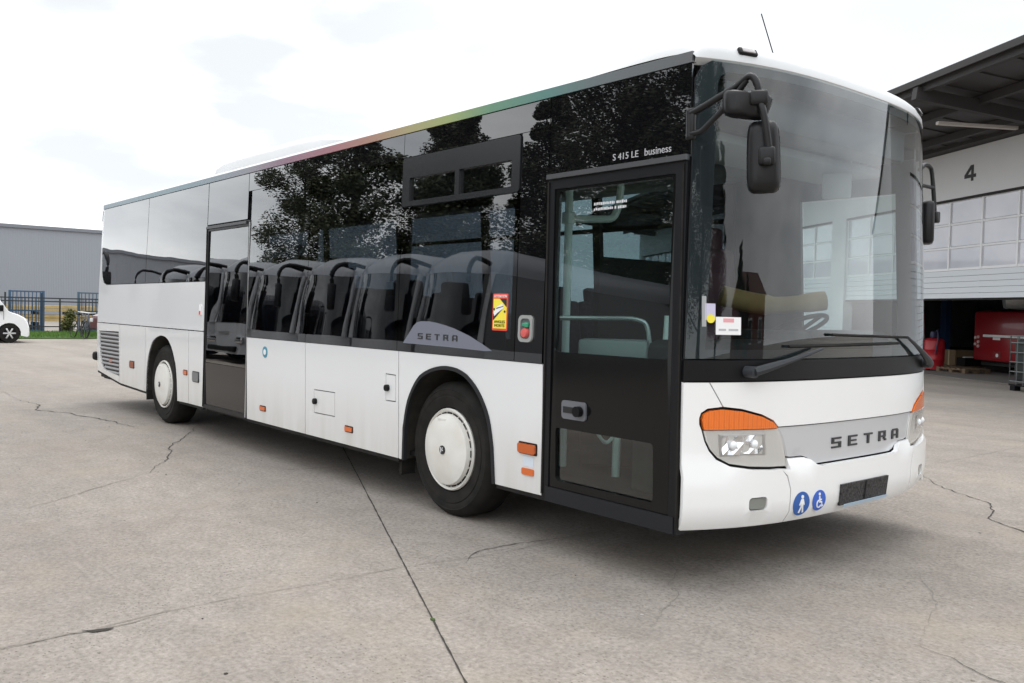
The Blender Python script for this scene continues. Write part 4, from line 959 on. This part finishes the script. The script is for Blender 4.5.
cn = empty('metal_crate', pp+HE*-.36+Vector((.0, 0, .148)), HZ, 'small dark metal crate with pale parts on the pallet nearest the red coach', 'crate')
bm = nb()
for s in (-1, 1): box(bm, (s*.19, 0, .12), (.015, .5, .24)); box(bm, (0, s*.25, .12), (.38, .015, .24))
box(bm, (0, 0, .01), (.38, .5, .02)); obj('crate_body', bm, BLACKS, cn); bm = nb(); box(bm, (0, 0, .2), (.2, .3, .14), None, .03); obj('parts', bm, mat('parts_pale', (.5, .48, .45), .6), cn)
# IBC cage tank
ib = empty('tank_cage', (-2.65, 15.10, 0), HZ, 'dark liquid tank in a grey wire cage on the concrete before the hall door', 'cage tank')
bm = nb(); box(bm, (.5, .5, .63), (.92, .92, .88), None, .08); obj('tank', bm, mat('tank_dark', (.018, .022, .022), .6), ib, 40)
bm = nb()
for z in (.2, .4, .6, .8, 1.0, 1.14):
    tube(bm, [(0, 0, z), (1, 0, z), (1, 1, z), (0, 1, z), (0, 0, z)], .013, 6)
for i in range(6):
    for a, b in (((i*.2, 0), 0), ((0, i*.2), 0), ((1, i*.2), 0), ((i*.2, 1), 0)): tube(bm, [(a[0], a[1], .12), (a[0], a[1], 1.15)], .012, 6)
obj('cage', bm, mat('cage_zinc', (.14, .15, .15), .5, metal=.4), ib, 40)
bm = nb(); 
for x in (.08, .5, .92):
    for y in (.08, .92): box(bm, (x, y, .05), (.14, .14, .1))
box(bm, (.5, .5, .12), (1.02, 1.02, .03)); obj('skid', bm, BLACKS, ib)
bm = nb(); lathe(bm, [(1.07, .12), (1.10, .12), (1.11, 0)], (.5, .5, 0), 'z', 18); obj('cap', bm, RED, ib)

# ---- left background
GREYC = bpy.data.materials.new('warehouse_sheet'); GREYC.use_nodes = True
t = GREYC.node_tree; b = t.nodes['Principled BSDF']; wv = t.nodes.new('ShaderNodeTexWave'); wv.bands_direction = 'Y'; wv.inputs['Scale'].default_value = 3.0
tcw = t.nodes.new('ShaderNodeTexCoord'); bu = t.nodes.new('ShaderNodeBump'); bu.inputs['Distance'].default_value = .006; t.links.new(tcw.outputs['Object'], wv.inputs['Vector']); t.links.new(wv.outputs['Fac'], bu.inputs['Height']); t.links.new(bu.outputs['Normal'], b.inputs['Normal'])
b.inputs['Base Color'].default_value = (.25, .265, .295, 1); b.inputs['Roughness'].default_value = .5
wh = empty('warehouse', (-62, 0, 0), 0, 'long flat grey metal-clad warehouse behind the dark fence', 'warehouse')
bm = nb(); box(bm, (-12, -2, 3.1), (24, 64, 6.2)); obj('wall', bm, GREYC, wh)
bm = nb(); box(bm, (-12, -2, 6.3), (24.3, 64.3, .22)); obj('roof_edge', bm, mat('edge_grey', (.17, .18, .205), .5), wh)
# grass verge
bm = nb(); vs = [bm.verts.new(p) for p in ((-36.7, -8, .05), (-30.6, -8, .05), (-30.6, 22, .05), (-36.7, 22, .05))]; bm.faces.new(vs)
lo = [bm.verts.new((v.co.x, v.co.y, -.05)) for v in vs]
for i in range(4): bm.faces.new((vs[i], vs[(i+1) % 4], lo[(i+1) % 4], lo[i]))
tag(obj('verge', bm, mat('soil_green', (.05, .10, .02), .95)), kind='structure')
bm = nb(); rn = random.Random(5)
for i in range(9000):
    x = rn.uniform(-36.6, -30.65); y = rn.uniform(-1, 8); h = rn.uniform(.05, .14); a = rn.uniform(0, PI); w = .012
    dx, dy = w*math.cos(a), w*math.sin(a); lx, ly = rn.uniform(-.04, .04), rn.uniform(-.04, .04)
    f = bm.faces.new([bm.verts.new(p) for p in ((x-dx, y-dy, .05), (x+dx, y+dy, .05), (x+lx, y+ly, .05+h))]); f.material_index = i % 2
tag(obj('grass', bm, [mat('grass_a', (.07, .16, .02), .8), mat('grass_b', (.11, .20, .035), .8)]), kind='stuff')
# fence
STEEL = mat('fence_dark', (.025, .03, .035), .5)
fe = empty('metal_fence', (-36.9, 0, 0), 0, 'dark metal bar fence standing on the grass before the grey warehouse', 'fence')
bm = nb()
for z in (.28, 1.35, 1.49): box(bm, (0, 3, z), (.04, 22, .05))
obj('rail', bm, STEEL, fe)
bm = nb(); y = -8.0
while y < 14:
    if not 4.15 < y < 5.55: box(bm, (0, y, .78), (.02, .02, 1.5))
    y += .125
pk = obj('bar', bm, STEEL, fe)
for y in (-7.2, -4.2, -1.2, 2.75, 4.12, 4.83, 8.0, 11): 
    bm = nb(); box(bm, (0, y, .85 if y in (2.75, 4.12) else .75), (.06, .06, 1.72 if y in (2.75, 4.12) else 1.5)); obj('post', bm, STEEL, fe)
BLUEG = mat('gate_blue', (.04, .10, .19), .5); BLUEG2 = mat('gate_blue_grey', (.07, .12, .165), .5)
def gate(y0, y1, m, label, x):
    g = empty('steel_rack', (x, (y0+y1)/2, 0), 0, label, 'rack', 'blue barred racks behind the fence'); w = y1-y0
    bm = nb(); 
    for z in (.1, .95, 1.76): box(bm, (0, 0, z), (.05, w, .06))
    for s in (-1, 1): box(bm, (0, s*(w/2-.03), .9), (.07, .09, 1.8))
    obj('frame', bm, m, g)
    bm = nb(); n = int(w/.14)
    for i in range(1, n): box(bm, (0, -w/2+w*i/n, .93), (.03, .035, 1.66))
    obj('bar', bm, m, g)
gate(2.98, 4.32, BLUEG, 'bright blue barred steel rack behind the fence, nearest the white van', -37.4); gate(5.66, 6.9, BLUEG2, 'grey-blue barred steel rack behind the fence, right above the bicycles', -37.4)
# timber stack
tb = empty('timber_stack', (-39.0, 4.6, 0), 0, 'stack of pale yellow timber lying behind the fence', 'timber')
YW = mat('timber_yellow', (.60, .44, .19), .8, noise=(3, .5, (.3, .2, .08)))
for i, (z, h) in enumerate(((.62, .3), (1.05, .26))):
    bm = nb()
    for j in range(6):
        for k in range(2): box(bm, (-.5+.2*j, .05*((j*7+k) % 3), z-h/2+h*(k+.5)/2), (.18, 4.2, h/2-.02))
    obj('timber_layer', bm, YW, tb)
bm = nb()
for y in (-1.6, -.3, 1, 2): 
    for z in (.835, .37): box(bm, (0, y, z), (1.2, .1, .12))
    box(bm, (0, y, .15), (1.2, .25, .3))
obj('bearer', bm, mat('bearer_dark', (.05, .04, .03), .9), tb)
# leaf helper
def leaves(bm, n, centers, size, rn, mi=3):
    for i in range(n):
        c, r, sq = centers[rn.randrange(len(centers))]
        u = Vector((rn.gauss(0, 1), rn.gauss(0, 1), rn.gauss(0, 1))).normalized()*r*rn.random()**.45; u.z *= sq
        p = Vector(c)+u; s = size*rn.uniform(.6, 1.4)
        q = Matrix.Rotation(rn.uniform(0, 2*PI), 3, 'Z') @ Matrix.Rotation(rn.uniform(0, PI), 3, 'X')
        f = bm.faces.new([bm.verts.new(p+q @ Vector(v)) for v in ((-s, 0, 0), (0, -s*.5, 0), (s, 0, 0), (0, s*.5, 0))]); f.material_index = rn.randrange(mi)
LEAF = [mat('leaf_dark', (.040, .050, .024), .7), mat('leaf_mid', (.060, .072, .034), .7), mat('leaf_light', (.085, .095, .048), .7)]
BARK = mat('bark', (.05, .04, .03), .9)
bu_ = empty('bush', (-36.3, 5.05, .05), 0, 'small olive green bush growing at the fence beside the bicycles', 'bush')
bm = nb(); rn = random.Random(11); leaves(bm, 1500, [((rn.uniform(-.2, .2), rn.uniform(-.2, .2), rn.uniform(.25, .85)), .2, 1.1) for _ in range(9)], .045, rn)
obj('foliage', bm, [mat('olive_a', (.10, .11, .025), .8), mat('olive_b', (.14, .14, .04), .8), mat('olive_c', (.07, .08, .02), .8)], bu_)
bm = nb()
for a in range(5): tube(bm, [(0, 0, 0), (.1*math.cos(a*1.3), .1*math.sin(a*1.3), .5)], [.015, .008], 5)
obj('stem', bm, BARK, bu_)
# bicycles
def bicycle(loc, rz, label):
    g = empty('bicycle', loc, rz, label, 'bicycle', 'bicycles parked by the fence')
    g.rotation_euler = (R(-6), 0, rz)
    for x in (-.5, .5):
        bm = nb(); pts = [(x+.31*math.cos(2*PI*k/24), 0, .31+.31*math.sin(2*PI*k/24)) for k in range(25)]; tube(bm, pts, .02, 6, False)
        for k in range(8): tube(bm, [(x, 0, .31), (x+.3*math.cos(PI*k/4), 0, .31+.3*math.sin(PI*k/4))], .004, 3)
        obj('wheel', bm, BLACKM, g)
    bm = nb()
    for a, b in (((-.5, .31), (-.12, .28)), ((-.5, .31), (-.2, .75)), ((-.12, .28), (-.22, .85)), ((-.12, .28), (.33, .72)), ((-.2, .75), (.32, .78)), ((.5, .31), (.32, .9))): tube(bm, [(a[0], 0, a[1]), (b[0], 0, b[1])], .018, 6)
    obj('frame', bm, mat('bike_grey', (.12, .13, .15), .3, metal=.5), g)
    bm = nb(); tube(bm, [(.25, -.26, .95), (.33, -.1, .93), (.33, .1, .93), (.25, .26, .95)], .015, 6); obj('handlebar', bm, ALU, g)
    bm = nb(); box(bm, (-.23, 0, .88), (.24, .13, .06), None, .02); obj('saddle', bm, BLACKS, g)
bicycle((-30.4, 3.98, .05), R(10), 'dark bicycle parked on the grass edge, nearest the bush'); bicycle((-31.0, 4.30, .05), R(-4), 'second bicycle parked behind, close to the dark red car')
# dark red car, mostly hidden by the bus
def vehicle_profile(bm, prof, w, inset=0.0, top=None):
    n = len(prof); A = [bm.verts.new((x, -w/2+(inset if z > .95 else 0), z)) for x, z in prof]; B = [bm.verts.new((x, w/2-(inset if z > .95 else 0), z)) for x, z in prof]
    bm.faces.new(A); bm.faces.new(B[::-1])
    for i in range(n): bm.faces.new((A[i], A[(i+1) % n], B[(i+1) % n], B[i]))
def carwheel(parent, x, y, r, name='wheel', m_rim=None):
    bm = nb(); lathe(bm, [(-.1, r*.62), (-.1, r*.93), (-.06, r), (.06, r), (.1, r*.93), (.1, r*.62)], (0, 0, 0), 'y', 28); bmesh.ops.delete(bm, geom=[f for f in bm.faces if len(f.verts) > 4], context='FACES_ONLY'); o = obj(name, bm, RUBBER, parent, 40); o.location = (x, y, r)
    s = -1 if y < 0 else 1
    bm = nb(); lathe(bm, [(s*.02, 0), (s*.02, r*.64), (s*.09, r*.66), (s*.1, r*.60), (s*.075, r*.57)], (0, 0, 0), 'y', 28)
    obj('rim', bm, BLACKS, o, 40)
    bm = nb()
    for k in range(6):
        a = 2*PI*k/6; box(bm, (r*.34*math.cos(a), s*.085, r*.34*math.sin(a)), (r*.56, .02, r*.15), Matrix.Rotation(-a, 3, 'Y').to_quaternion(), .006)
    lathe(bm, [(s*.07, r*.16), (s*.1, r*.15), (s*.105, 0)], (0, 0, 0), 'y', 16)
    obj('spoke', bm, m_rim or ALU, o, 40)
rcar = empty('parked_car', (-32.2, 7.00, .0), R(-88), 'dark red car parked on the verge, mostly hidden behind the rear of the bus', 'car')
CARP = mat('car_red', (.10, .01, .02), .3, coat=.5)
bm = nb(); vehicle_profile(bm, [(-1.95, .25), (-2.0, .6), (-1.9, .85), (-1.3, .93), (-.6, 1.33), (.7, 1.36), (1.6, .95), (1.95, .8), (1.98, .3)], 1.65, .14); bmesh.ops.bevel(bm, geom=bm.edges[:], offset=.05, segments=2, affect='EDGES'); obj('body', bm, CARP, rcar, 40)
bm = nb(); vehicle_profile(bm, [(-1.22, .95), (-.58, 1.29), (.68, 1.31), (1.45, .97)], 1.42, .02); obj('glazing', bm, BLACKG, rcar)
for x in (-1.2, 1.2):
    for y in (-.75, .75): carwheel(rcar, x, y, .29)
for s in (-1, 1):
    bm = nb(); box(bm, (-1.96, s*.62, .72), (.08, .25, .16), None, .02); obj('tail_light', bm, RED, rcar)
    bm = nb(); box(bm, (1.95, s*.6, .66), (.08, .3, .14), None, .02); obj('headlight', bm, WHITES, rcar)
# white van at the left edge
van = empty('white_van', (-28.3, 1.20, 0), R(88), 'white panel van with its nose pointing right, cut by the left edge of the picture', 'van')
VP = mat('van_white', (.78, .79, .79), .3, coat=.4)
prof = [(.53, .20), (.575, .34), (.565, .52), (.52, .68), (.42, .83), (.24, .93), (.03, 1.0), (-.02, 1.03), (-.32, 1.47), (-.46, 1.66), (-.66, 1.75), (-1.2, 1.79), (-4.2, 1.78), (-4.35, 1.7), (-4.4, .3), (-3.5, .25)]
awheel = lambda cx, r: [(cx+r*math.cos(R(a)), .30+r*math.sin(R(a))) for a in range(190, -11, -20)]
full = [p for p in prof]+[(-2.95, .22)]+[(-2.6+.36*math.cos(R(a)), .30+.36*math.sin(R(a))) for a in range(190, -11, -20)]+[(-2.1, .22), (-.45, .22)]+awheel(0, .36)
bm = nb()
VMp = lambda u, v, d: Vector((u, -.86+d*0-(0 if v < 1 else -.10*(v-1)), v))
def van_side(y, inward):
    return lambda u, v, d: Vector((u, y+(inward*.13*max(0, v-.9)) + inward*-d*-1 if False else y+inward*.13*max(0, v-.9), v))
# body as a rounded loft across the width
n = len(full); rowsV = []
for yy, k in ((-.90, .97), (-.86, .995), (-.6, 1), (.6, 1), (.86, .995), (.90, .97)):
    rowsV.append([bm.verts.new((x*1.0-(.03 if abs(yy) > .88 and x > .2 else 0), yy*(1-.12*max(0, z-.9)), .3+(z-.3)*k if z > .4 else z)) for x, z in full])
for a, b in zip(rowsV, rowsV[1:]):
    for i in range(n): bm.faces.new((a[i], a[(i+1) % n], b[(i+1) % n], b[i]))
tri = delaunay_2d_cdt([Vector(p) for p in full], [(i, (i+1) % n) for i in range(n)], [], 0, 1e-6)
for rw in (rowsV[0], rowsV[-1]):
    for f in tri[2]:
        cxy = (sum(tri[0][i][0] for i in f)/3, sum(tri[0][i][1] for i in f)/3)
        if inside(cxy, full): bm.faces.new([rw[tri[3][i][0]] for i in f])
obj('body', bm, VP, van, 35)
for s in (-1, 1):
    bm = nb(); panel('', [(-.16, 1.02), (-1.0, 1.0), (-1.0, 1.54), (-.50, 1.53)], lambda u, v, d: Vector((u, s*(.905*(1-.12*max(0, v-.9))+d), v)), None, None, .01, .004, bm=bm); obj('side_window', bm, BLACKG, van)
    bm = nb(); box(bm, (.43, s*.72, .72), (.16, .24, .17), Matrix.Rotation(R(35), 3, 'Y').to_quaternion(), .03); obj('headlight', bm, mat('van_lamp', (.6, .62, .65), .1, coat=.5), van, 40)
    bm = nb(); box(bm, (-.24, s*1.0, 1.12), (.10, .16, .2), None, .03); obj('wing_mirror', bm, BLACKS, van, 40)
    bm = nb(); box(bm, (-.98, s*.90, .85), (.14, .025, .03), None, .008); obj('door_handle', bm, BLACKS, van)
    bm = nb(); panel('', rect(-1.06, .35, -1.05, 1.6), lambda u, v, d: Vector((u, s*(.901*(1-.12*max(0, v-.9))+d), v)), None, None, .004, .003, bm=bm); panel('', rect(-.17, .75, -.16, 1.02), lambda u, v, d: Vector((u, s*(.901*(1-.12*max(0, v-.9))+d), v)), None, None, .004, .003, bm=bm); obj('door_gap', bm, BLACKM, van)
bm = nb()
wsv = [(-.075, 1.045), (-.595, 1.615)]
dnn = Vector((.82, 0, .57)).normalized()*.006
vv = [bm.verts.new(Vector((x, y, z))+dnn) for (x, z), y in (((-.045, 1.06), -.74), ((-.045, 1.06), .74), ((-.44, 1.63), .68), ((-.44, 1.63), -.68))]; bm.faces.new(vv)
bmesh.ops.extrude_face_region(bm, geom=bm.faces[:])
obj('windscreen', bm, BLACKG, van)
bm = nb(); box(bm, (.53, 0, .30), (.12, 1.62, .2), None, .05); obj('bumper', bm, mat('van_bumper', (.70, .71, .71), .45), van, 40)
for x in (0, -2.6):
    for y in (-.80, .80): carwheel(van, x, y, .31)
    for s in (-1, 1):
        bm = nb(); A_ = [(x+.365*math.cos(R(a)), .30+.365*math.sin(R(a))) for a in range(190, -11, -10)]; B_ = [(x+.335*math.cos(R(a)), .30+.335*math.sin(R(a))) for a in range(-10, 191, 10)]
        panel('', A_+B_, lambda u, v, d: Vector((u, s*(.875+d), v)), None, None, .12, .012, bm=bm); obj('arch_liner', bm, BLACKM, van)

# ---- the yard behind the photographer, seen in the bus's windows: parked coaches, trees
CW = mat('coach_white', (.36, .37, .39), .3, coat=.4); CS = mat('coach_silver', (.38, .40, .42), .3, metal=.4)
def coach_mesh_root(label, paint):
    g = empty('parked_coach', (0, 0, 0), 0, label, 'coach', 'coaches in a row facing the bus')
    def nose(z): return .16-.0*z if z < 1.2 else .16-.14*((z-1.2)/1.5)**1.5-(.55*((z-2.7)/.6)**2 if z > 2.7 else 0)
    def ring(bm, z, w=1.2, inset=0.):
        P = []
        for k in range(25):
            sgn = -1+k/12; P.append((nose(z)-inset-.42*abs(sgn)**3.2, sgn*(w-inset), z))
        P += [(-11+inset, w-inset, z), (-11+inset, -w+inset, z)]
        return [bm.verts.new(p) for p in P]
    def stack(zs, inset=0., zfun=None):
        bm = nb(); rs = [ring(bm, z, (1.2 if z < 2.9 else 1.2-.35*((z-2.9)/.4)**2), inset) for z in zs]
        for a, b in zip(rs, rs[1:]):
            for i in range(len(a)): bm.faces.new((a[i], a[(i+1) % len(a)], b[(i+1) % len(a)], b[i]))
        bm.faces.new(rs[0][::-1]); bm.faces.new(rs[-1]); return bm
    obj('body', stack((.28, .35, .7, 1.0, 1.18)), paint, g, 40)
    obj('glazing', stack((1.181, 1.6, 2.0, 2.4, 2.75), .006), BLACKG, g, 40)
    obj('roof', stack((2.751, 2.9, 3.05, 3.2, 3.3)), mat('coach_roof_grey', (.19, .20, .22), .35), g, 40)
    for s in (-1, 1):
        bm = nb(); tube(bm, [(-.16, s*1.13, 1.18), (-.22, s*1.13, 1.95), (-.34, s*1.13, 2.78)], [.07, .05, .06], 8); obj('pillar', bm, paint, g, 40)
        bm = nb(); tube(bm, smoothpath([(-.3, s*1.05, 2.95), (.25, s*1.2, 3.0), (.5, s*1.28, 2.75), (.5, s*1.28, 2.45)], 4), .05, 8); box(bm, (.5, s*1.28, 2.15), (.14, .28, .65), None, .05); obj('mirror', bm, BLACKS, g, 40)
        bm = nb(); box(bm, (.02, s*.85, .68), (.16, .5, .2), None, .05); obj('headlight', bm, CHROME, g, 40)
        for x in (-2.3, -8.0):
            bm = nb(); lathe(bm, [(-.14, .0), (-.14, .42), (-.1, .46), (.1, .46), (.14, .42), (.14, 0)], (x, s*1.09, .46), 'y', 24); obj('wheel', bm, RUBBER, g, 40)
    bm = nb(); box(bm, (.12, 0, .42), (.12, 1.7, .16), None, .04); obj('grille', bm, BLACKS, g)
    bm = nb(); box(bm, (.165, 0, .9), (.02, .7, .1), None, .005); obj('badge', bm, ALU, g)
    return g
def copy_tree(o, parent=None):
    c = o.copy(); COL.objects.link(c)
    if parent: c.parent = parent
    for ch in list(o.children): copy_tree(ch, c)
    return c
proto = coach_mesh_root('pale grey parked coach mirrored in the front window, nearest of the row', CW)
words = ['pale grey parked coach mirrored in the front window, nearest of the row', 'pale grey parked coach, second in the mirrored row', 'pale grey parked coach, third in the mirrored row', 'pale grey parked coach, fourth in the mirrored row', 'pale grey parked coach, fifth in the mirrored row', 'pale grey parked coach, sixth in the mirrored row', 'pale grey parked coach, farthest of the mirrored row']
for i in range(7):
    c = proto if i == 0 else copy_tree(proto)
    c['label'] = words[i]; c.scale = (1.14, 1.14, 1.14)
    c.location = (-13.0-3.05*i, -10.5+.12*i, 0); c.rotation_euler = (0, 0, R(86))
c = copy_tree(proto); c['label'] = 'pale grey coach parked side-on, mirrored in the rear side window'; c.scale = (1.1, 1.1, 1.1); c.location = (-25.0, -4.4, 0); c.rotation_euler = (0, 0, R(14))
def tree(loc, h, label, seed, rmax, lean=0, n=42000):
    g = empty('tall_tree', loc, 0, label, 'tree', 'trees behind the coach row'); rn = random.Random(seed)
    bm = nb(); tube(bm, [(0, 0, 0), (.1, .05, h*.4), (.0, .1, h*.95)], [.28, .18, .04], 8)
    cs = []
    for i in range(26):
        z = h*(.22+.76*i/25); rr_ = rmax*(1-((i/25)-.25)**2*1.25)*rn.uniform(.7, 1.1); a = i*2.4
        q = (rr_*.55*math.cos(a), rr_*.55*math.sin(a), z)
        tube(bm, [(0, 0, z-h*.08), (q[0]*1.4, q[1]*1.4, z+.2)], [.07, .02], 5); cs.append((q, rr_*.62, .75)); 
        if i % 2: cs.append(((q[0]*1.7, q[1]*1.7, z+rn.uniform(-.3, .6)), rr_*.38, .8))
    obj('trunk', bm, BARK, g)
    bm = nb(); leaves(bm, n, cs, .085, rn); obj('crown', bm, LEAF, g)
    return g
T0 = tree((-27, -20.5, 0), 13.5, 'tall dense tree behind the coach row, mirrored above the middle windows', 1, 2.3)
T1 = tree((-19.2, -22.6, 0), 16, 'tall broad tree behind the coach row, mirrored beside the front door', 2, 3.0)
for src, loc, sc, rz, lb in ((T0, (-30.3, -17.4, 0), 1.0, 1, 'tall dense tree mirrored over the window behind the middle door'), (T1, (-29.6, -21.8, 0), .85, 2, 'tall broad tree mirrored over the middle windows'), (T0, (-25.5, -24.5, 0), 1.02, 3, 'tall dense tree mirrored left of the vent window'),
                             (T1, (-33.3, -16.4, 0), .7, 5, 'shorter tree at the left end of the mirrored trees'), (T0, (-15.2, -22.5, 0), 1.15, 4, 'tall dense tree mirrored above the front door'), (T1, (-10.4, -25.5, 0), .78, 6, 'tree mirrored at the front end of the bus side'), (T0, (-22.0, -26.0, 0), .9, 2.2, 'tall dense tree mirrored above the vent window')):
    c = copy_tree(src); c.location = loc; c.scale = (sc, sc, sc); c.rotation_euler = (0, 0, rz); c['label'] = lb

# ---- the far side of the yard in front of the bus, seen in the windscreen
bk = empty('brick_shed', (36, 14.2, 0), R(-8), 'low red-brick shed across the yard, mirrored at the left edge of the windscreen', 'shed')
BRICK = mat('brick_red', (.16, .045, .03), .85, noise=(5, .4, (.09, .03, .02)))
bm = nb(); box(bm, (0, 0, 1.9), (8, 6, 3.8)); obj('wall', bm, BRICK, bk)
bm = nb(); v = [bm.verts.new(p) for p in ((-4.3, -3.2, 3.78), (4.3, -3.2, 3.78), (0, -3.2, 5.3), (-4.3, 3.2, 3.78), (4.3, 3.2, 3.78), (0, 3.2, 5.3))]
for f in ((0, 1, 2), (5, 4, 3), (0, 2, 5, 3), (2, 1, 4, 5), (1, 0, 3, 4)): bm.faces.new([v[i] for i in f])
obj('roof', bm, mat('shed_roof', (.10, .04, .03), .8), bk)
for y in (-1.6, 1.6):
    bm = nb(); box(bm, (-4.01, y, 2.0), (.06, 1.2, 1.3)); w_ = obj('window', bm, DOORF, bk)
    bm = nb(); box(bm, (-4.05, y, 2.0), (.03, 1.0, 1.1)); obj('pane', bm, BLACKG, w_)
for i, (x, y, sc, rz, src) in enumerate(((22, -7.5, .8, 1, T1), (25, -3.2, .9, 3, T0), (27, .6, .95, 5, T1), (30, 4.2, .75, 2, T0), (28, 8.6, .42, 4, T0), (29, 10.8, .33, 1.5, T0))):
    c = copy_tree(src); c.location = (x, y, 0); c.scale = (sc, sc, sc); c.rotation_euler = (0, 0, rz); c['group'] = 'trees across the yard'
    c['label'] = ('tall tree across the yard, farthest right in front of the bus', 'tall tree across the yard beside the rightmost one', 'broad tree across the yard straight ahead of the bus', 'slim tree across the yard next to the brick shed', 'small young tree before the brick shed', 'smallest young tree, before the middle of the brick shed')[i]
